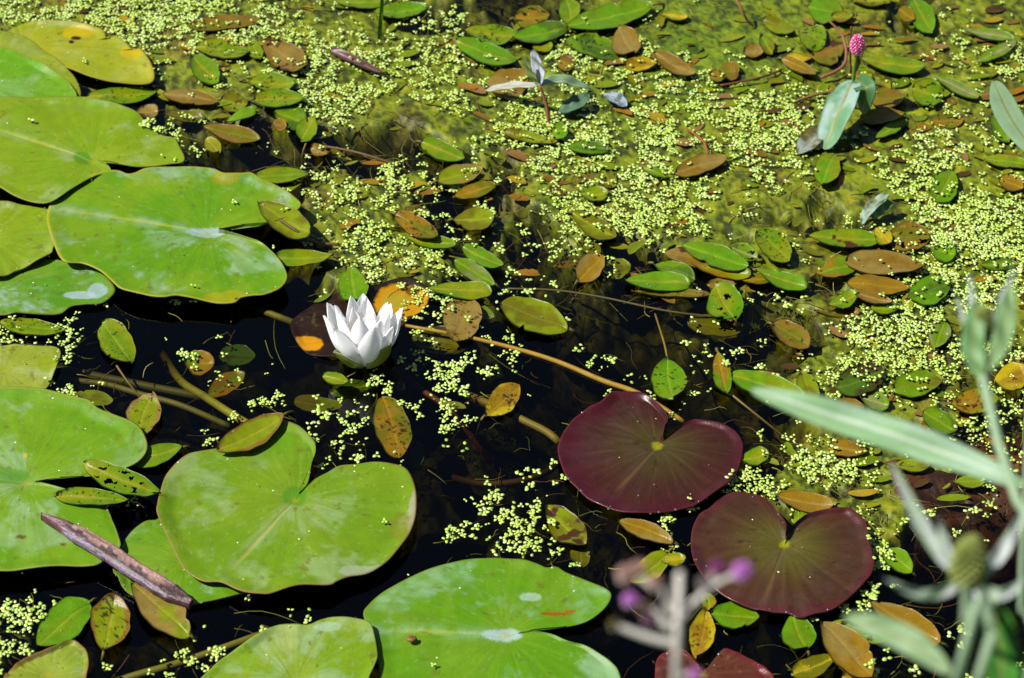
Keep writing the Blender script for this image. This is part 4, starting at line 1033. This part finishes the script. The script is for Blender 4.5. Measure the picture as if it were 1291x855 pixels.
    c = mixc(np.tile(SB(196, 214, 112), (n, 1)), SB(166, 200, 82), t); c = mixc(c, SB(214, 224, 160), sst(.6, 1, rng.random(n))*.8)
    c = mixc(c, SB(110, 146, 44), sst(.75, 1, rng.random(n))*.8); c = mixc(c, SB(176, 200, 80), sst(.45, .6, hue)*.5)
    Cc = np.repeat(c[:, None], 2*NB+1, 1); Cc[:, NB+1:] *= .7
    o = mesh_obj('duckweed', V.reshape(-1, 3), F, M_weed, col=Cc.reshape(-1, 3))
    tag(o, 'pale green duckweed scattered in rafts over the water', 'duckweed', kind='stuff')
duckweed()

def strands():
    pr = []; n = 0
    while n < 5000:
        px, py = random.uniform(-20, 1310), random.uniform(-20, 860)
        g = float(gridval(MAT, np.array([px]), np.array([py]))[0])
        if random.random() > min(1, .05+g*.13 if g < 6 else .5): continue
        n += 1
        z = -random.uniform(.0005, .018) if g > 2 else -random.uniform(.003, .03)
        p = P(px, py, z); a = random.random()*6.28; L = random.uniform(.008, .035)*(1 if random.random() < .85 else 2)
        pts = [p]
        for k in range(3):
            a += random.uniform(-.6, .6); p = p+np.array([math.cos(a)*L/3, math.sin(a)*L/3, random.uniform(-.004, .003)]); p[2] = min(p[2], -.0004); pts.append(p)
        r = random.uniform(.00022, .0006)
        v, f = tube_data(pts, [r, r*.6], 3, 6)
        pr.append((v, f, S(*random.choice([(196, 200, 130), (150, 170, 70), (170, 190, 90), (130, 150, 40), (120, 90, 50), (200, 196, 140), (110, 130, 50), (170, 120, 80)]))))
    v, f, c = merge(pr)
    tag(mesh_obj('water_weed', v, f, M_thread, col=c), 'fine pale strands of water weed tangled under the surface', 'water weed', kind='stuff')
strands()

def litter():
    pr = []; n = 0
    pal = [(150, 166, 30), (130, 140, 24), (120, 156, 24), (150, 116, 50), (104, 140, 20), (140, 164, 50), (176, 126, 40), (110, 130, 34), (120, 150, 40), (96, 70, 40), (170, 130, 96), (190, 160, 50)]
    while n < 900:
        px, py = random.uniform(-20, 1310), random.uniform(-20, 640)
        g = float(gridval(MAT, np.array([px]), np.array([py]))[0])
        if random.random() > (g/8)**1.3: continue
        n += 1
        z = random.choice([-.002, -.004, -.008, -.0005, .0006, -.001]); c = P(px, py, z); a = random.gauss(0, .6)+(math.pi if random.random() < .5 else 0); L = random.uniform(.006, .026); Wd = L*random.uniform(.25, .5)
        NU, NV = 10, 4; V = []
        bend = random.uniform(-.3, .3); tz = random.uniform(-.12, .12); rag = random.uniform(0, .35)
        for i in range(NU+1):
            u = i/NU
            for j in range(NV+1):
                v = 2*j/NV-1; hw = Wd/2*max(0, 4*u*(1-u))**.6*(1+rag*(random.random()-.5))
                x = (u-.5)*L; y = v*hw+bend*Wd*4*u*(1-u)
                V.append([c[0]+x*math.cos(a)-y*math.sin(a), c[1]+x*math.sin(a)+y*math.cos(a), min(c[2]+x*tz+abs(v)*hw*.2, .003)])
        F = [[i*(NV+1)+j, (i+1)*(NV+1)+j, (i+1)*(NV+1)+j+1, i*(NV+1)+j+1] for i in range(NU) for j in range(NV)]
        pr.append((np.array(V), F, S(*random.choice(pal))))
    v, f, c = merge(pr)
    tag(mesh_obj('leaf_litter', v, f, M_pond, col=c), 'small rotting leaf scraps caught in the algae', 'leaf litter', kind='stuff')
litter()

# ---------------------------------------------------------------- beads of water on rims and leaves
def drops():
    m, N, L = newmat('water_bead'); b = N['Principled BSDF']; b.inputs['Base Color'].default_value = (.9, .95, 1, 1)
    b.inputs['Transmission Weight'].default_value = .9; b.inputs['Roughness'].default_value = .12; b.inputs['IOR'].default_value = 1.33
    V = []; F = []; NB, NL = 8, 3; n = 0
    pads = [q for q in SHAPES if q[2] == 'pad' and q[1] > .002]; leaves = [q for q in SHAPES if q[2] == 'leaf' and q[1] > .003]
    def bead(px, py, z, r):
        nonlocal n
        c = P(px, py, z); V.append(c+[0, 0, r*.75])
        for i in range(1, NL+1):
            f = i/NL*math.pi/2
            for k in range(NB):
                t = k*2*math.pi/NB; V.append(c+[math.cos(t)*math.sin(f)*r, math.sin(t)*math.sin(f)*r, math.cos(f)*r*.75-.0002])
        for k in range(NB):
            F.append([n, n+1+k, n+1+(k+1) % NB])
            for i in range(NL-1): F.append([n+1+i*NB+k, n+1+(i+1)*NB+k, n+1+(i+1)*NB+(k+1) % NB, n+1+i*NB+(k+1) % NB])
        n += 1+NB*NL
    for poly, z, kd, o in pads:
        c = poly.mean(0)
        for k in range(14):
            p = poly[rng.integers(len(poly))]
            if p[1] < c[1] and rng.random() < .6: continue
            q = p+(c-p)*rng.uniform(.0, .06); bead(q[0], q[1], z-.0005, rng.uniform(.0004, .0011))
        for k in range(5):
            p = poly[rng.integers(len(poly))]; q = c+(p-c)*rng.uniform(.1, .85); bead(q[0], q[1], z+.0005, rng.uniform(.0003, .0008))
    for poly, z, kd, o in leaves:
        c = poly.mean(0)
        for k in range(2):
            p = poly[rng.integers(len(poly))]; q = c+(p-c)*rng.uniform(.2, .95); bead(q[0], q[1], z-.0006, rng.uniform(.0003, .0008))
    o = mesh_obj('water_beads', V, F, m)
    tag(o, 'tiny beads of water on the rims and tops of the leaves', 'water drops', kind='stuff')
drops()
